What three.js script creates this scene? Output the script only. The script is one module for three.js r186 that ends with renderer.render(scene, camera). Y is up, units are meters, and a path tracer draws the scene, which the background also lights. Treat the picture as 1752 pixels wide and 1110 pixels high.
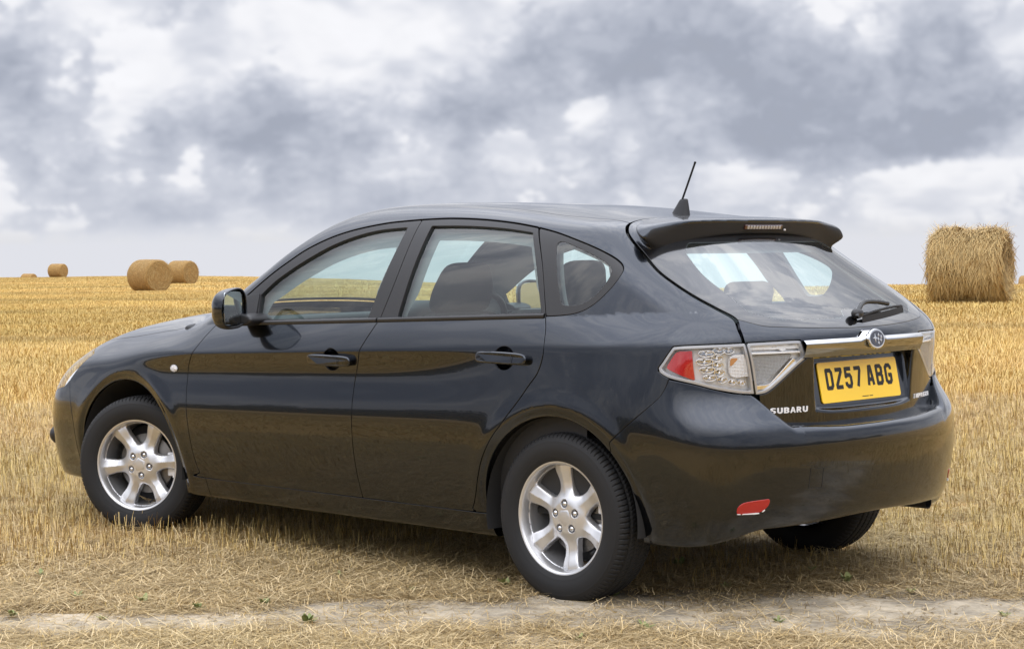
import * as THREE from 'three';
import { mergeGeometries } from 'three/addons/utils/BufferGeometryUtils.js';
import { RoundedBoxGeometry } from 'three/addons/geometries/RoundedBoxGeometry.js';
import { FontLoader } from 'three/addons/loaders/FontLoader.js';
import { TextGeometry } from 'three/addons/geometries/TextGeometry.js';

// ---------------------------------------------------------------- camera
const scene = new THREE.Scene();
const camera = new THREE.PerspectiveCamera(18.69, 1752 / 1110, 0.1, 6000);
camera.position.set(-4.80892, 1.314, -6.08993);
camera.up.set(0.02416, 0.99906, 0.03603);
camera.lookAt(-4.80892 + 6.91547, 1.314 - 0.42727, -6.08993 + 7.21066);

// ---------------------------------------------------------------- sky, sun, exposure
// broken cloud: grey undersides and white gaps, the same kind all round
const skyHash = (x, y, z) => { let h = Math.imul(x, 374761393) ^ Math.imul(y, 668265263) ^ Math.imul(z, 1274126177); h = Math.imul(h ^ (h >>> 13), 1103515245); return ((h ^ (h >>> 16)) >>> 0) / 4294967296; };
function skyNoise(x, y, z) {
  const i = Math.floor(x), j = Math.floor(y), k = Math.floor(z), q = t => t * t * t * (t * (t * 6 - 15) + 10), u = q(x - i), v = q(y - j), w = q(z - k), L = (a, b, t) => a + (b - a) * t, h = skyHash;
  return L(L(L(h(i, j, k), h(i + 1, j, k), u), L(h(i, j + 1, k), h(i + 1, j + 1, k), u), v), L(L(h(i, j, k + 1), h(i + 1, j, k + 1), u), L(h(i, j + 1, k + 1), h(i + 1, j + 1, k + 1), u), v), w);
}
const skyFbm = (x, y, z, n, g = 0.52) => { let s = 0, a = 0.5, t = 0; for (let o = 0; o < n; o++) { s += a * skyNoise(x, y, z); t += a; a *= g; x = x * 2.03 + 17.1; y = y * 2.03 + 3.7; z = z * 2.03 + 9.2; } return s / t; };
const SKY_W = 4096, SKY_H = SKY_W / 2, skyData = new Float32Array(SKY_W * SKY_H * 4);
{
  const ss = (a, b, v) => { const t = Math.min(1, Math.max(0, (v - a) / (b - a))); return t * t * (3 - 2 * t); };
  // the larger cloud banks and gaps: azimuth and elevation in degrees, half sizes, amount (negative = gap)
  const banks = [[48.3, 5.61, 2.55, 1.36, 0.26], [50.5, 5.93, 1.87, 1.19, 0.16], [54.3, 4.88, 3.40, 2.04, 0.26], [56.8, 3.50, 3.74, 1.53, 0.26], [59.9, 3.65, 2.55, 1.70, 0.22], [58.8, 5.70, 2.04, 1.02, 0.14], [52.2, 6.43, 1.53, 0.85, 0.14], [45.2, 3.76, 1.87, 0.85, 0.2], [44.6, 2.24, 2.04, 1.02, 0.14], [39.5, 3.97, 1.87, 1.02, 0.2], [40.5, 2.27, 2.89, 1.36, 0.2], [35.9, 2.98, 1.53, 1.19, 0.18], [32.3, 4.54, 2.38, 1.53, 0.2], [33.4, 5.89, 2.04, 0.51, 0.1], [36.9, 6.54, 2.38, 0.42, 0.1], [37.3, 1.10, 2.72, 0.85, 0.12], [34.4, 0.95, 2.55, 0.85, 0.1], [48.5, 2.72, 1.87, 0.85, 0.08], [49.2, 1.69, 2.04, 0.68, 0.08], [32.3, 2.67, 1.70, 0.85, 0.12], [41.5, 5.83, 3.91, 1.02, -0.22], [43.2, 6.66, 3.40, 0.68, -0.18], [58.8, 1.45, 2.72, 0.59, -0.24], [53.4, 1.83, 2.04, 0.68, -0.2], [48.5, 3.91, 1.53, 0.59, -0.16], [43.0, 2.93, 0.68, 1.02, -0.18], [34.4, 3.67, 1.02, 0.68, -0.16], [37.1, 2.12, 0.68, 1.02, -0.14], [36.4, 5.19, 1.53, 0.68, -0.16], [56.8, 6.05, 0.68, 0.51, -0.2], [60.7, 5.51, 0.51, 0.68, -0.2], [32.2, 1.48, 1.53, 0.51, -0.14], [41.9, 4.30, 1.02, 0.68, -0.12], [51.4, 4.06, 0.85, 0.85, -0.1], [46.6, 0.35, 5.10, 0.42, -0.1]];
  let firstCoarse = Infinity;
  let seed = 12345; const rnd = () => (seed = Math.imul(seed, 1664525) + 1013904223 >>> 0) / 4294967296;
  for (let k = 0; k < 150; k++) { const az = rnd() * 360; if (az > 24 && az < 68) { rnd(); continue; } const el = 1 + 22 * rnd() ** 1.5, s = 1 + el * 0.14; banks.push([az, el, (2 + 3 * rnd()) * s, (0.8 + 0.9 * rnd()) * s, (rnd() < 0.56 ? 1 : -1) * (0.10 + 0.13 * rnd())]); }
  const R = 19;
  const warp = (cx, cz, e) => { const h = 4.2 * Math.log(1 + e * 5); return [skyFbm(cx * R * 0.7 + 4, h * 1.1, cz * R * 0.7, 3) - 0.5, skyFbm(cx * R * 0.7 - 9, h * 1.1 + 5, cz * R * 0.7 + 2, 3) - 0.5]; };
  const dens = (aD, eD, cx, cz, e, near, [w1, w2]) => {
    const h = 4.2 * Math.log(1 + e * 5);
    const n = skyFbm(cx * R + w1 * 1.1 + 30, h * 2.1 + w2 * 1.1, cz * R + w2 * 1.1 + 11, 6, 0.54);
    const b1 = Math.abs(skyFbm(cx * R * 2.2 + w2 * 1.5 + 3, h * 4.4 + w1 * 1.5, cz * R * 2.2 + 50, 5, 0.55) * 2 - 1);   // rounded heads
    let d = (n - 0.5) * 0.60 + (0.24 - b1) * 0.36 - 0.02;
    for (const b of near) { let q = aD - b[0]; if (q > 180) q -= 360; if (q < -180) q += 360; q = (q + w1 * 1.6) / b[2]; const p = (eD - b[1] + w2 * 0.9) / b[3], g = q * q + p * p; if (g < 6) d += b[4] * Math.exp(-g); }
    return d;
  };
  for (let row = 0; row < SKY_H; row++) {
    const el = ((row + 0.5) / SKY_H - 0.5) * Math.PI, eD = el * 57.29578;
    const near = banks.filter(b => Math.abs(b[1] - eD) < b[3] * 2.4 + 0.5);
    const coarse = eD > 16 ? 4 : 1;                            // high cloud is broad: a coarser grid will do
    for (let col = 0; col < SKY_W; col++) {
      const o = (row * SKY_W + col) * 4;
      skyData[o + 3] = 1;
      if (coarse > 1 && (row % 4 || col % 4)) { const src = ((row - (row % 4)) * SKY_W + col - (col % 4)) * 4; if (src >= firstCoarse) { for (let c = 0; c < 3; c++) skyData[o + c] = skyData[src + c]; continue; } }
      else if (coarse > 1 && o < firstCoarse) firstCoarse = o;
      if (el < 0) { skyData[o] = 0.77; skyData[o + 1] = 0.79; skyData[o + 2] = 0.86; continue; }
      const az = ((col + 0.5) / SKY_W - 0.5) * 2 * Math.PI, aD = az * 57.29578, cx = Math.cos(az), cz = Math.sin(az), e = el;
      const w = warp(cx, cz, e), d = dens(aD, eD, cx, cz, e, near, w), dUp = dens(aD, eD + 0.34 + eD * 0.03, cx, cz, e + (0.34 + eD * 0.03) / 57.3, near, w);
      const h = 4.2 * Math.log(1 + e * 5), fine = skyFbm(cx * R * 3.0 + w[0] * 3 + 90, h * 6.0 + w[1] * 2, cz * R * 3.0 + 20, 5, 0.56) - 0.5, veil = skyFbm(cx * R * 1.1 + 7, h * 3.4 + w[0], cz * R * 1.1 + 70, 4);
      const body = ss(-0.03, 0.06, d), thick = ss(0.0, 0.36, d), rim = ss(0.01, 0.15, d - dUp) * (1 - thick * 0.5), pit = ss(0.03, 0.18, dUp - d);
      const back = 0.95 - 0.22 * ss(0.36, 0.66, veil) + 0.12 * fine, grey = 0.69 - 0.24 * thick + 0.16 * rim - 0.06 * pit + 0.16 * fine;
      const bright = back * (1 - body) + grey * body;
      const haze = ss(0.05, 0.0, e) * 0.35 + 0.65 * ss(0.012, 0.0, e), lift = 0.97 + 2.2 * ss(0.29, 0.78, Math.sin(e));
      const v = (bright * (1 - haze) + 0.79 * haze) * lift, t = Math.min(1, Math.max(0, (0.95 - bright) * 2.0)) * (1 - haze * 0.7);
      skyData[o] = v * (0.995 - 0.125 * t); skyData[o + 1] = v * (1.0 - 0.055 * t); skyData[o + 2] = v * (1.04 + 0.10 * t);
    }
  }
}
const skyMap = new THREE.DataTexture(skyData, SKY_W, SKY_H, THREE.RGBAFormat, THREE.FloatType);
skyMap.mapping = THREE.EquirectangularReflectionMapping; skyMap.magFilter = THREE.LinearFilter; skyMap.needsUpdate = true;
scene.background = skyMap; scene.environment = skyMap;
const sun = new THREE.DirectionalLight(new THREE.Color(1.0, 0.95, 0.87), 0.7);
sun.position.set(-14, 30, -17); sun.target.position.set(1, 0, 0); scene.add(sun, sun.target);
sun.castShadow = true; sun.shadow.radius = 150; sun.shadow.mapSize.set(2048, 2048);
Object.assign(sun.shadow.camera, { left: -14, right: 14, top: 14, bottom: -14, near: 1, far: 90 });

const renderer = new THREE.WebGLRenderer({ antialias: true });
renderer.toneMapping = THREE.LinearToneMapping;
renderer.toneMappingExposure = 1.0;
renderer.shadowMap.enabled = true;
// ---------------------------------------------------------------- helpers
function rng(seed) { let s = seed >>> 0; return () => { s = (s + 0x6D2B79F5) >>> 0; let t = Math.imul(s ^ (s >>> 15), 1 | s); t = (t + Math.imul(t ^ (t >>> 7), 61 | t)) ^ t; return ((t ^ (t >>> 14)) >>> 0) / 4294967296; }; }
const clamp = (v, a, b) => v < a ? a : v > b ? b : v;
const sstep = (a, b, v) => { const t = clamp((v - a) / (b - a), 0, 1); return t * t * (3 - 2 * t); };
// natural cubic spline through [[x, y], ...], read from a fine table with Hermite interpolation; straight outside
function spline(pts) {
  const n = pts.length, x = pts.map(p => p[0]), y = pts.map(p => p[1]), m = new Float64Array(n), u = new Float64Array(n);
  for (let i = 1; i < n - 1; i++) {
    const s = (x[i] - x[i - 1]) / (x[i + 1] - x[i - 1]), p = s * m[i - 1] + 2;
    m[i] = (s - 1) / p;
    u[i] = (6 * ((y[i + 1] - y[i]) / (x[i + 1] - x[i]) - (y[i] - y[i - 1]) / (x[i] - x[i - 1])) / (x[i + 1] - x[i - 1]) - s * u[i - 1]) / p;
  }
  for (let i = n - 2; i > 0; i--) m[i] = m[i] * m[i + 1] + u[i];
  m[0] = m[n - 1] = 0;
  const ev = q => {
    let k = 0; while (k < n - 2 && q > x[k + 1]) k++;
    const h = x[k + 1] - x[k], a = (x[k + 1] - q) / h, b = (q - x[k]) / h;
    return a * y[k] + b * y[k + 1] + ((a * a * a - a) * m[k] + (b * b * b - b) * m[k + 1]) * h * h / 6;
  };
  const N = 256, x0 = x[0], x1 = x[n - 1], st = (x1 - x0) / N, V = new Float64Array(N + 1), D = new Float64Array(N + 1);
  for (let i = 0; i <= N; i++) { const q = x0 + i * st; V[i] = ev(q); D[i] = (ev(Math.min(q + 1e-4, x1)) - ev(Math.max(q - 1e-4, x0))) / (Math.min(q + 1e-4, x1) - Math.max(q - 1e-4, x0)) * st; }
  return q => {
    if (q <= x0) return V[0] + D[0] / st * (q - x0);
    if (q >= x1) return V[N] + D[N] / st * (q - x1);
    const t = (q - x0) / st, i = Math.min(N - 1, t | 0), f = t - i, f2 = f * f, f3 = f2 * f;
    return V[i] * (2 * f3 - 3 * f2 + 1) + D[i] * (f3 - 2 * f2 + f) + V[i + 1] * (3 * f2 - 2 * f3) + D[i + 1] * (f3 - f2);
  };
}
const smax = (a, b, k) => { const h = k - Math.abs(a - b); if (h <= 0) return a > b ? a : b; const t = h / k; return (a > b ? a : b) + t * t * t * k / 6; };
const smin = (a, b, k) => -smax(-a, -b, k);
// closed outline through points: Catmull-Rom where the corner flag is not set
function outline(pts, n = 6) {
  const out = [], N = pts.length;
  for (let i = 0; i < N; i++) {
    const p1 = pts[i], p2 = pts[(i + 1) % N];
    const p0 = p1[2] ? p1 : pts[(i + N - 1) % N], p3 = p2[2] ? p2 : pts[(i + 2) % N];
    for (let k = 0; k < n; k++) {
      const t = k / n, t2 = t * t, t3 = t2 * t, q = [0, 1].map(c => 0.5 * (2 * p1[c] + (p2[c] - p0[c]) * t + (2 * p0[c] - 5 * p1[c] + 4 * p2[c] - p3[c]) * t2 + (3 * p1[c] - p0[c] - 3 * p2[c] + p3[c]) * t3));
      out.push(q);
    }
  }
  return out;
}
// signed distance to a closed polygon (negative inside)
function polySd(poly) {
  const n = poly.length, X = new Float64Array(n + 1), Y = new Float64Array(n + 1);
  let x0 = 1e9, x1 = -1e9, y0 = 1e9, y1 = -1e9;
  for (let i = 0; i <= n; i++) { const p = poly[i % n]; X[i] = p[0]; Y[i] = p[1]; x0 = Math.min(x0, p[0]); x1 = Math.max(x1, p[0]); y0 = Math.min(y0, p[1]); y1 = Math.max(y1, p[1]); }
  return (px, py) => {
    const far = Math.max(x0 - px, px - x1, y0 - py, py - y1);
    if (far > 0.06) return far;
    let d = 1e9, inside = false;
    for (let i = 0; i < n; i++) {
      const ex = X[i + 1] - X[i], ey = Y[i + 1] - Y[i], wx = px - X[i], wy = py - Y[i];
      const t = clamp((wx * ex + wy * ey) / (ex * ex + ey * ey + 1e-18), 0, 1), dx = wx - ex * t, dy = wy - ey * t;
      d = Math.min(d, dx * dx + dy * dy);
      if ((Y[i] > py) !== (Y[i + 1] > py) && px < ex * (py - Y[i]) / (ey || 1e-18) + X[i]) inside = !inside;
    }
    d = Math.sqrt(d);
    return inside ? -d : d;
  };
}
// ---- a light indexed mesh: p positions, n normals, t triangles
function nets(F, lo, hi, h, project = 4) {
  const nx = Math.ceil((hi[0] - lo[0]) / h) + 1, ny = Math.ceil((hi[1] - lo[1]) / h) + 1, nz = Math.ceil((hi[2] - lo[2]) / h) + 1;
  const val = new Float32Array(nx * ny * nz), at = (i, j, k) => (i * ny + j) * nz + k;
  // coarse pass: skip the blocks that lie far from the surface
  const B = 6;
  for (let i0 = 0; i0 < nx; i0 += B) for (let j0 = 0; j0 < ny; j0 += B) for (let k0 = 0; k0 < nz; k0 += B) {
    const c = F(lo[0] + (i0 + B / 2) * h, lo[1] + (j0 + B / 2) * h, lo[2] + (k0 + B / 2) * h), skip = Math.abs(c) > B * h * 2.2;
    for (let i = i0; i < Math.min(nx, i0 + B); i++) for (let j = j0; j < Math.min(ny, j0 + B); j++) for (let k = k0; k < Math.min(nz, k0 + B); k++)
      val[at(i, j, k)] = skip ? c : F(lo[0] + i * h, lo[1] + j * h, lo[2] + k * h);
  }
  const id = new Int32Array(nx * ny * nz).fill(-1), p = [], t = [];
  for (let i = 0; i < nx - 1; i++) for (let j = 0; j < ny - 1; j++) for (let k = 0; k < nz - 1; k++) {
    let m = 0;
    const v = [];
    for (let c = 0; c < 8; c++) { const q = val[at(i + (c & 1), j + (c >> 1 & 1), k + (c >> 2))]; v.push(q); if (q < 0) m |= 1 << c; }
    if (m === 0 || m === 255) continue;
    let sx = 0, sy = 0, sz = 0, s = 0;
    for (let a = 0; a < 8; a++) for (let e = 1; e < 8; e <<= 1) {
      const b = a ^ e; if (b < a) continue;
      if ((v[a] < 0) === (v[b] < 0)) continue;
      const f = v[a] / (v[a] - v[b]);
      sx += (a & 1) + ((b & 1) - (a & 1)) * f; sy += (a >> 1 & 1) + ((b >> 1 & 1) - (a >> 1 & 1)) * f; sz += (a >> 2) + ((b >> 2) - (a >> 2)) * f; s++;
    }
    id[at(i, j, k)] = p.length / 3;
    p.push(lo[0] + (i + sx / s) * h, lo[1] + (j + sy / s) * h, lo[2] + (k + sz / s) * h);
  }
  const quad = (a, b, c, d, flip) => { if (a < 0 || b < 0 || c < 0 || d < 0) return; if (flip) t.push(a, c, b, a, d, c); else t.push(a, b, c, a, c, d); };
  for (let i = 1; i < nx - 1; i++) for (let j = 1; j < ny - 1; j++) for (let k = 1; k < nz - 1; k++) {
    const v0 = val[at(i, j, k)] < 0;
    if (v0 !== (val[at(i + 1, j, k)] < 0)) quad(id[at(i, j - 1, k - 1)], id[at(i, j, k - 1)], id[at(i, j, k)], id[at(i, j - 1, k)], !v0);
    if (v0 !== (val[at(i, j + 1, k)] < 0)) quad(id[at(i - 1, j, k - 1)], id[at(i - 1, j, k)], id[at(i, j, k)], id[at(i, j, k - 1)], !v0);
    if (v0 !== (val[at(i, j, k + 1)] < 0)) quad(id[at(i - 1, j - 1, k)], id[at(i, j - 1, k)], id[at(i, j, k)], id[at(i - 1, j, k)], !v0);
  }
  return fit({ p, t, n: [] }, F, project);
}
function gradient(F, x, y, z, e = 8e-4) {
  return [(F(x + e, y, z) - F(x - e, y, z)) / (2 * e), (F(x, y + e, z) - F(x, y - e, z)) / (2 * e), (F(x, y, z + e) - F(x, y, z - e)) / (2 * e)];
}
// draws the vertices onto F = 0 and takes the normals from its gradient
function fit(m, F, project) {
  const { p } = m;
  m.n = new Array(p.length);
  for (let i = 0; i < p.length; i += 3) {
    let x = p[i], y = p[i + 1], z = p[i + 2], g;
    for (let r = 0; r < project; r++) {
      const f = F(x, y, z); g = gradient(F, x, y, z);
      const q = g[0] * g[0] + g[1] * g[1] + g[2] * g[2] + 1e-12, k = clamp(f / q, -0.01, 0.01);
      x -= g[0] * k; y -= g[1] * k; z -= g[2] * k;
    }
    g = gradient(F, x, y, z);
    const l = Math.hypot(...g) || 1;
    p[i] = x; p[i + 1] = y; p[i + 2] = z; m.n[i] = g[0] / l; m.n[i + 1] = g[1] / l; m.n[i + 2] = g[2] / l;
  }
  return m;
}
// keeps the part of a mesh where s < 0; s(x, y, z) is read at the vertices
function clip(m, s) {
  const nv = m.p.length / 3, d = new Float64Array(nv);
  for (let i = 0; i < nv; i++) { d[i] = s(m.p[3 * i], m.p[3 * i + 1], m.p[3 * i + 2]); if (Math.abs(d[i]) < 1e-6) d[i] = 1e-6; }
  const map = new Int32Array(nv).fill(-1), o = { p: [], n: [], t: [] }, cut = new Map();
  const use = i => { if (map[i] < 0) { map[i] = o.p.length / 3; for (let c = 0; c < 3; c++) { o.p.push(m.p[3 * i + c]); o.n.push(m.n[3 * i + c]); } } return map[i]; };
  const cross = (a, b) => {
    if (a > b) [a, b] = [b, a];
    const key = a * nv + b;
    let r = cut.get(key);
    if (r === undefined) {
      const f = d[a] / (d[a] - d[b]); r = o.p.length / 3; cut.set(key, r);
      const q = []; for (let c = 0; c < 3; c++) { o.p.push(m.p[3 * a + c] + (m.p[3 * b + c] - m.p[3 * a + c]) * f); q.push(m.n[3 * a + c] + (m.n[3 * b + c] - m.n[3 * a + c]) * f); }
      const l = Math.hypot(...q) || 1; o.n.push(q[0] / l, q[1] / l, q[2] / l);
    }
    return r;
  };
  for (let i = 0; i < m.t.length; i += 3) {
    const v = [m.t[i], m.t[i + 1], m.t[i + 2]], w = [];
    for (let k = 0; k < 3; k++) {
      const a = v[k], b = v[(k + 1) % 3];
      if (d[a] < 0) w.push(use(a));
      if ((d[a] < 0) !== (d[b] < 0)) w.push(cross(a, b));
    }
    for (let k = 2; k < w.length; k++) if (w[0] !== w[k] && w[k - 1] !== w[k]) o.t.push(w[0], w[k - 1], w[k]);
  }
  return o;
}
const clipAll = (m, list) => list.reduce((q, s) => clip(q, s), m);
// splits each triangle of a mesh in four and draws the new vertices onto F
function finer(m, F, where) {
  const o = { p: m.p.slice(), n: m.n.slice(), t: [] }, mid = new Map(), nv = m.p.length / 3;
  const half = (a, b) => { if (a > b) [a, b] = [b, a]; const key = a * nv + b; let r = mid.get(key); if (r === undefined) { r = o.p.length / 3; mid.set(key, r); for (let c = 0; c < 3; c++) { o.p.push((m.p[3 * a + c] + m.p[3 * b + c]) / 2); o.n.push(0); } } return r; };
  const near = new Uint8Array(nv);
  for (let i = 0; i < nv; i++) near[i] = where(m.p[3 * i], m.p[3 * i + 1], m.p[3 * i + 2]) ? 1 : 0;
  for (let i = 0; i < m.t.length; i += 3) {
    const [a, b, c] = [m.t[i], m.t[i + 1], m.t[i + 2]];
    if (near[a] + near[b] + near[c] === 0) { o.t.push(a, b, c); continue; }
    const d = half(a, b), e = half(b, c), f = half(c, a);
    o.t.push(a, d, f, d, b, e, f, e, c, d, e, f);
  }
  return fit(o, F, 3);
}
// the free edges of a mesh turned inward by depth, as the return flange of a pressed panel; skip(x, y, z) leaves an edge open
function flange(m, depth, skip = () => false, dir = null) {
  const edge = new Map(), nv = m.p.length / 3;
  for (let i = 0; i < m.t.length; i += 3) for (let k = 0; k < 3; k++) {
    const a = m.t[i + k], b = m.t[i + (k + 1) % 3], key = Math.min(a, b) * nv + Math.max(a, b);
    edge.set(key, edge.has(key) ? null : [a, b]);
  }
  const P = i => [m.p[3 * i], m.p[3 * i + 1], m.p[3 * i + 2]], N = i => [m.n[3 * i], m.n[3 * i + 1], m.n[3 * i + 2]];
  const open = [...edge.values()].filter(e => e && !(skip(...P(e[0])) && skip(...P(e[1]))));
  const side = new Map();                                     // the outward direction of the edge at each of its vertices
  for (const [a, b] of open) {
    const A = P(a), Bp = P(b), n = N(a), e = [Bp[0] - A[0], Bp[1] - A[1], Bp[2] - A[2]], o = [e[1] * n[2] - e[2] * n[1], e[2] * n[0] - e[0] * n[2], e[0] * n[1] - e[1] * n[0]];
    for (const v of [a, b]) { const s = side.get(v) || [0, 0, 0]; for (let c = 0; c < 3; c++) s[c] += o[c]; side.set(v, s); }
  }
  const made = new Map();
  for (const [v, s] of side) {
    const l = Math.hypot(...s) || 1, p = P(v), n = N(v), d = dir || n.map(c => -c), o = s.map(c => c / l);
    // a small rounded shoulder, then the return
    const r = 0.0016, base = m.p.length / 3;
    for (let c = 0; c < 3; c++) m.p.push(p[c] + o[c] * r * 0.7 - n[c] * r * 0.3); for (let c = 0; c < 3; c++) m.n.push((n[c] + o[c]) * 0.7071);
    for (let c = 0; c < 3; c++) m.p.push(p[c] + o[c] * r - n[c] * r); for (let c = 0; c < 3; c++) m.n.push(o[c]);
    for (let c = 0; c < 3; c++) m.p.push(p[c] + o[c] * r + d[c] * depth); for (let c = 0; c < 3; c++) m.n.push(o[c]);
    made.set(v, base);
  }
  for (const [a, b] of open) {
    const A = made.get(a), Bv = made.get(b);
    m.t.push(b, a, A, b, A, Bv, Bv, A, A + 1, Bv, A + 1, Bv + 1, Bv + 1, A + 1, A + 2, Bv + 1, A + 2, Bv + 2);
  }
  return m;
}
function offset(m, d) { const o = { p: m.p.slice(), n: m.n.slice(), t: m.t.slice() }; for (let i = 0; i < o.p.length; i++) o.p[i] += o.n[i] * d; return o; }
function join(...ms) { const o = { p: [], n: [], t: [] }; for (const m of ms) { const b = o.p.length / 3; for (const v of m.p) o.p.push(v); for (const v of m.n) o.n.push(v); for (const v of m.t) o.t.push(v + b); } return o; }
function mirrorZ(m) { const o = { p: m.p.slice(), n: m.n.slice(), t: [] }; for (let i = 2; i < o.p.length; i += 3) { o.p[i] = -o.p[i]; o.n[i] = -o.n[i]; } for (let i = 0; i < m.t.length; i += 3) o.t.push(m.t[i], m.t[i + 2], m.t[i + 1]); return o; }
const both = m => join(m, mirrorZ(m));
const flip = m => { const o = { p: m.p, n: m.n.map(v => -v), t: [] }; for (let i = 0; i < m.t.length; i += 3) o.t.push(m.t[i], m.t[i + 2], m.t[i + 1]); return o; };
function geo(m, uv) {
  const g = new THREE.BufferGeometry();
  g.setAttribute('position', new THREE.BufferAttribute(new Float32Array(m.p), 3));
  g.setAttribute('normal', new THREE.BufferAttribute(new Float32Array(m.n), 3));
  g.setIndex(m.t);
  if (uv) { const u = new Float32Array(m.p.length / 3 * 2); for (let i = 0; i < m.p.length / 3; i++) { const q = uv(m.p[3 * i], m.p[3 * i + 1], m.p[3 * i + 2]); u[2 * i] = q[0]; u[2 * i + 1] = q[1]; } g.setAttribute('uv', new THREE.BufferAttribute(u, 2)); }
  return g;
}
function put(parent, name, g, mat, label) {
  const o = new THREE.Mesh(g.isBufferGeometry ? g : geo(g), mat);
  o.name = name; o.castShadow = o.receiveShadow = true; if (label) o.userData.label = label;
  parent.add(o); return o;
}
const merge = list => mergeGeometries(list.map(g => { const q = g.index ? g.toNonIndexed() : g.clone(); for (const k of Object.keys(q.attributes)) if (!['position', 'normal', 'uv'].includes(k)) q.deleteAttribute(k); return q; }));

// the largest connected piece of a mesh
function largest(m) {
  const n = m.p.length / 3, up = Int32Array.from({ length: n }, (_, i) => i), root = i => { while (up[i] !== i) i = up[i] = up[up[i]]; return i; };
  for (let i = 0; i < m.t.length; i += 3) { up[root(m.t[i])] = root(m.t[i + 1]); up[root(m.t[i + 1])] = root(m.t[i + 2]); }
  const count = new Map(); for (let i = 0; i < m.t.length; i += 3) { const r = root(m.t[i]); count.set(r, (count.get(r) || 0) + 1); }
  let best = -1, k = 0; for (const [r, c] of count) if (c > k) { k = c; best = r; }
  const t = []; for (let i = 0; i < m.t.length; i += 3) if (root(m.t[i]) === best) t.push(m.t[i], m.t[i + 1], m.t[i + 2]);
  return clip({ p: m.p, n: m.n, t }, () => -1);
}
// ---------------------------------------------------------------- the car's outer form
// x forward from the rear axle, y up from the ground, z to the right; a = |z|
const PLAN = spline([[-0.95, 0.70], [-0.7, 0.778], [-0.5, 0.812], [-0.3, 0.833], [0, 0.846], [0.5, 0.855], [1.3, 0.862], [2.0, 0.862], [2.6, 0.857], [3.0, 0.838], [3.3, 0.806], [3.5, 0.765], [3.7, 0.70]]);
const BELTW = spline([[-0.9, 0.60], [-0.6, 0.682], [-0.3, 0.752], [0, 0.79], [0.5, 0.808], [1.0, 0.812], [1.6, 0.800], [2.0, 0.785], [2.5, 0.76], [3.0, 0.72], [3.5, 0.64]]);
const LOWER = spline([[-0.25, -0.02], [0, 0], [0.05, 0.0048], [0.11, 0.0075], [0.18, 0.0062], [0.32, -0.0050], [0.46, -0.0120], [0.56, -0.0120], [0.72, -0.002], [0.87, 0.014], [1.0, 0.033], [1.2, 0.072]]);
const LOWREAR = spline([[-0.25, 0.02], [0, 0], [0.06, -0.0042], [0.14, -0.0105], [0.3, -0.0215], [0.46, -0.0285], [0.58, -0.0285], [0.72, -0.018], [0.87, 0.004], [1.0, 0.028], [1.2, 0.07]]);
const UPPER = spline([[-0.3, -0.10], [0, 0], [0.25, 0.20], [0.6, 0.54], [1, 1], [1.4, 1.5]]);
const TUMBLE = spline([[-0.1, -0.035], [0, 0], [0.1, 0.036], [0.2, 0.077], [0.3, 0.128], [0.38, 0.180], [0.5, 0.29]]);
const creaseY = x => 0.9205 - 0.042 * x;
const beltY = x => 1.0375 - 0.0395 * x;
function bump(t) { return t <= 0 || t >= 1 ? 0 : (1 - Math.cos(2 * Math.PI * t)) / 2; }
function sideW(x, y) {
  const yc = creaseY(x), yb = beltY(x), wm = PLAN(x), wb = BELTW(x);
  const u = (yc - y) / (yc - 0.285), k = sstep(1.1, -0.1, x), low = wm - (LOWER(u) * (1 - k) + LOWREAR(u) * k);
  const up = y < yb ? wm - (wm - wb) * UPPER((y - yc) / (yb - yc)) : wb - TUMBLE(y - yb);
  const soft = 0.006 + 0.05 * sstep(-0.2, -0.5, x) + 0.05 * sstep(2.1, 2.6, x);
  let w = smin(low, up, soft);
  // wheel arch flares
  for (const [cx, cy, r] of ARCH) {
    const d = Math.hypot(x - cx, y - cy) - r;
    if (d < 0.16) w += (0.003 * Math.exp(-(((d - 0.045) / 0.035) ** 2)) - 0.007 * sstep(0.034, 0.0, d)) * sstep(0.14, 0.34, y);
  }
  return w;
}
const ARCH = [[0.0, 0.302, 0.376], [2.652, 0.302, 0.394]];
const ROOF = spline([[-0.7, 1.34], [-0.31, 1.384], [0, 1.405], [0.16, 1.419], [0.4, 1.444], [0.68, 1.464], [1.05, 1.4745], [1.35, 1.459], [1.55, 1.423], [1.72, 1.373], [1.95, 1.284], [2.2, 1.154], [2.38, 1.062], [2.46, 1.030], [2.56, 1.008], [2.8, 0.985], [3.05, 0.950], [3.25, 0.908], [3.4, 0.848], [3.5, 0.782], [3.6, 0.68]]);
function topY(x, a) {
  const bend = 0.42 * sstep(1.2, 1.9, x) * sstep(3.3, 2.5, x) + 0.24 * sstep(2.5, 3.3, x), q = x + bend * a * a;
  return ROOF(q) - (0.012 + 0.098 * sstep(2.0, 2.9, x)) * a * a - 0.20 * a * a * a * a;
}
const REAR = spline([[0.2, -0.77], [0.5, -0.775], [0.7, -0.776], [0.86, -0.782], [0.93, -0.784], [0.955, -0.778], [0.985, -0.762], [1.02, -0.728], [1.08, -0.653], [1.15, -0.555], [1.304, -0.330], [1.40, -0.185], [1.5, -0.03]]);
const rearX = (y, a) => REAR(y) + (0.2 + 0.17 * sstep(1.0, 1.3, y)) * a * a + 0.25 * a * a * a * a;
const NOSE = spline([[0.1, 3.45], [0.2, 3.53], [0.3, 3.556], [0.45, 3.562], [0.55, 3.552], [0.65, 3.512], [0.72, 3.462], [0.8, 3.385], [0.9, 3.26], [1.0, 3.1]]);
const noseX = (y, a) => NOSE(y) - 0.12 * a * a - 0.45 * a ** 6;
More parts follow.
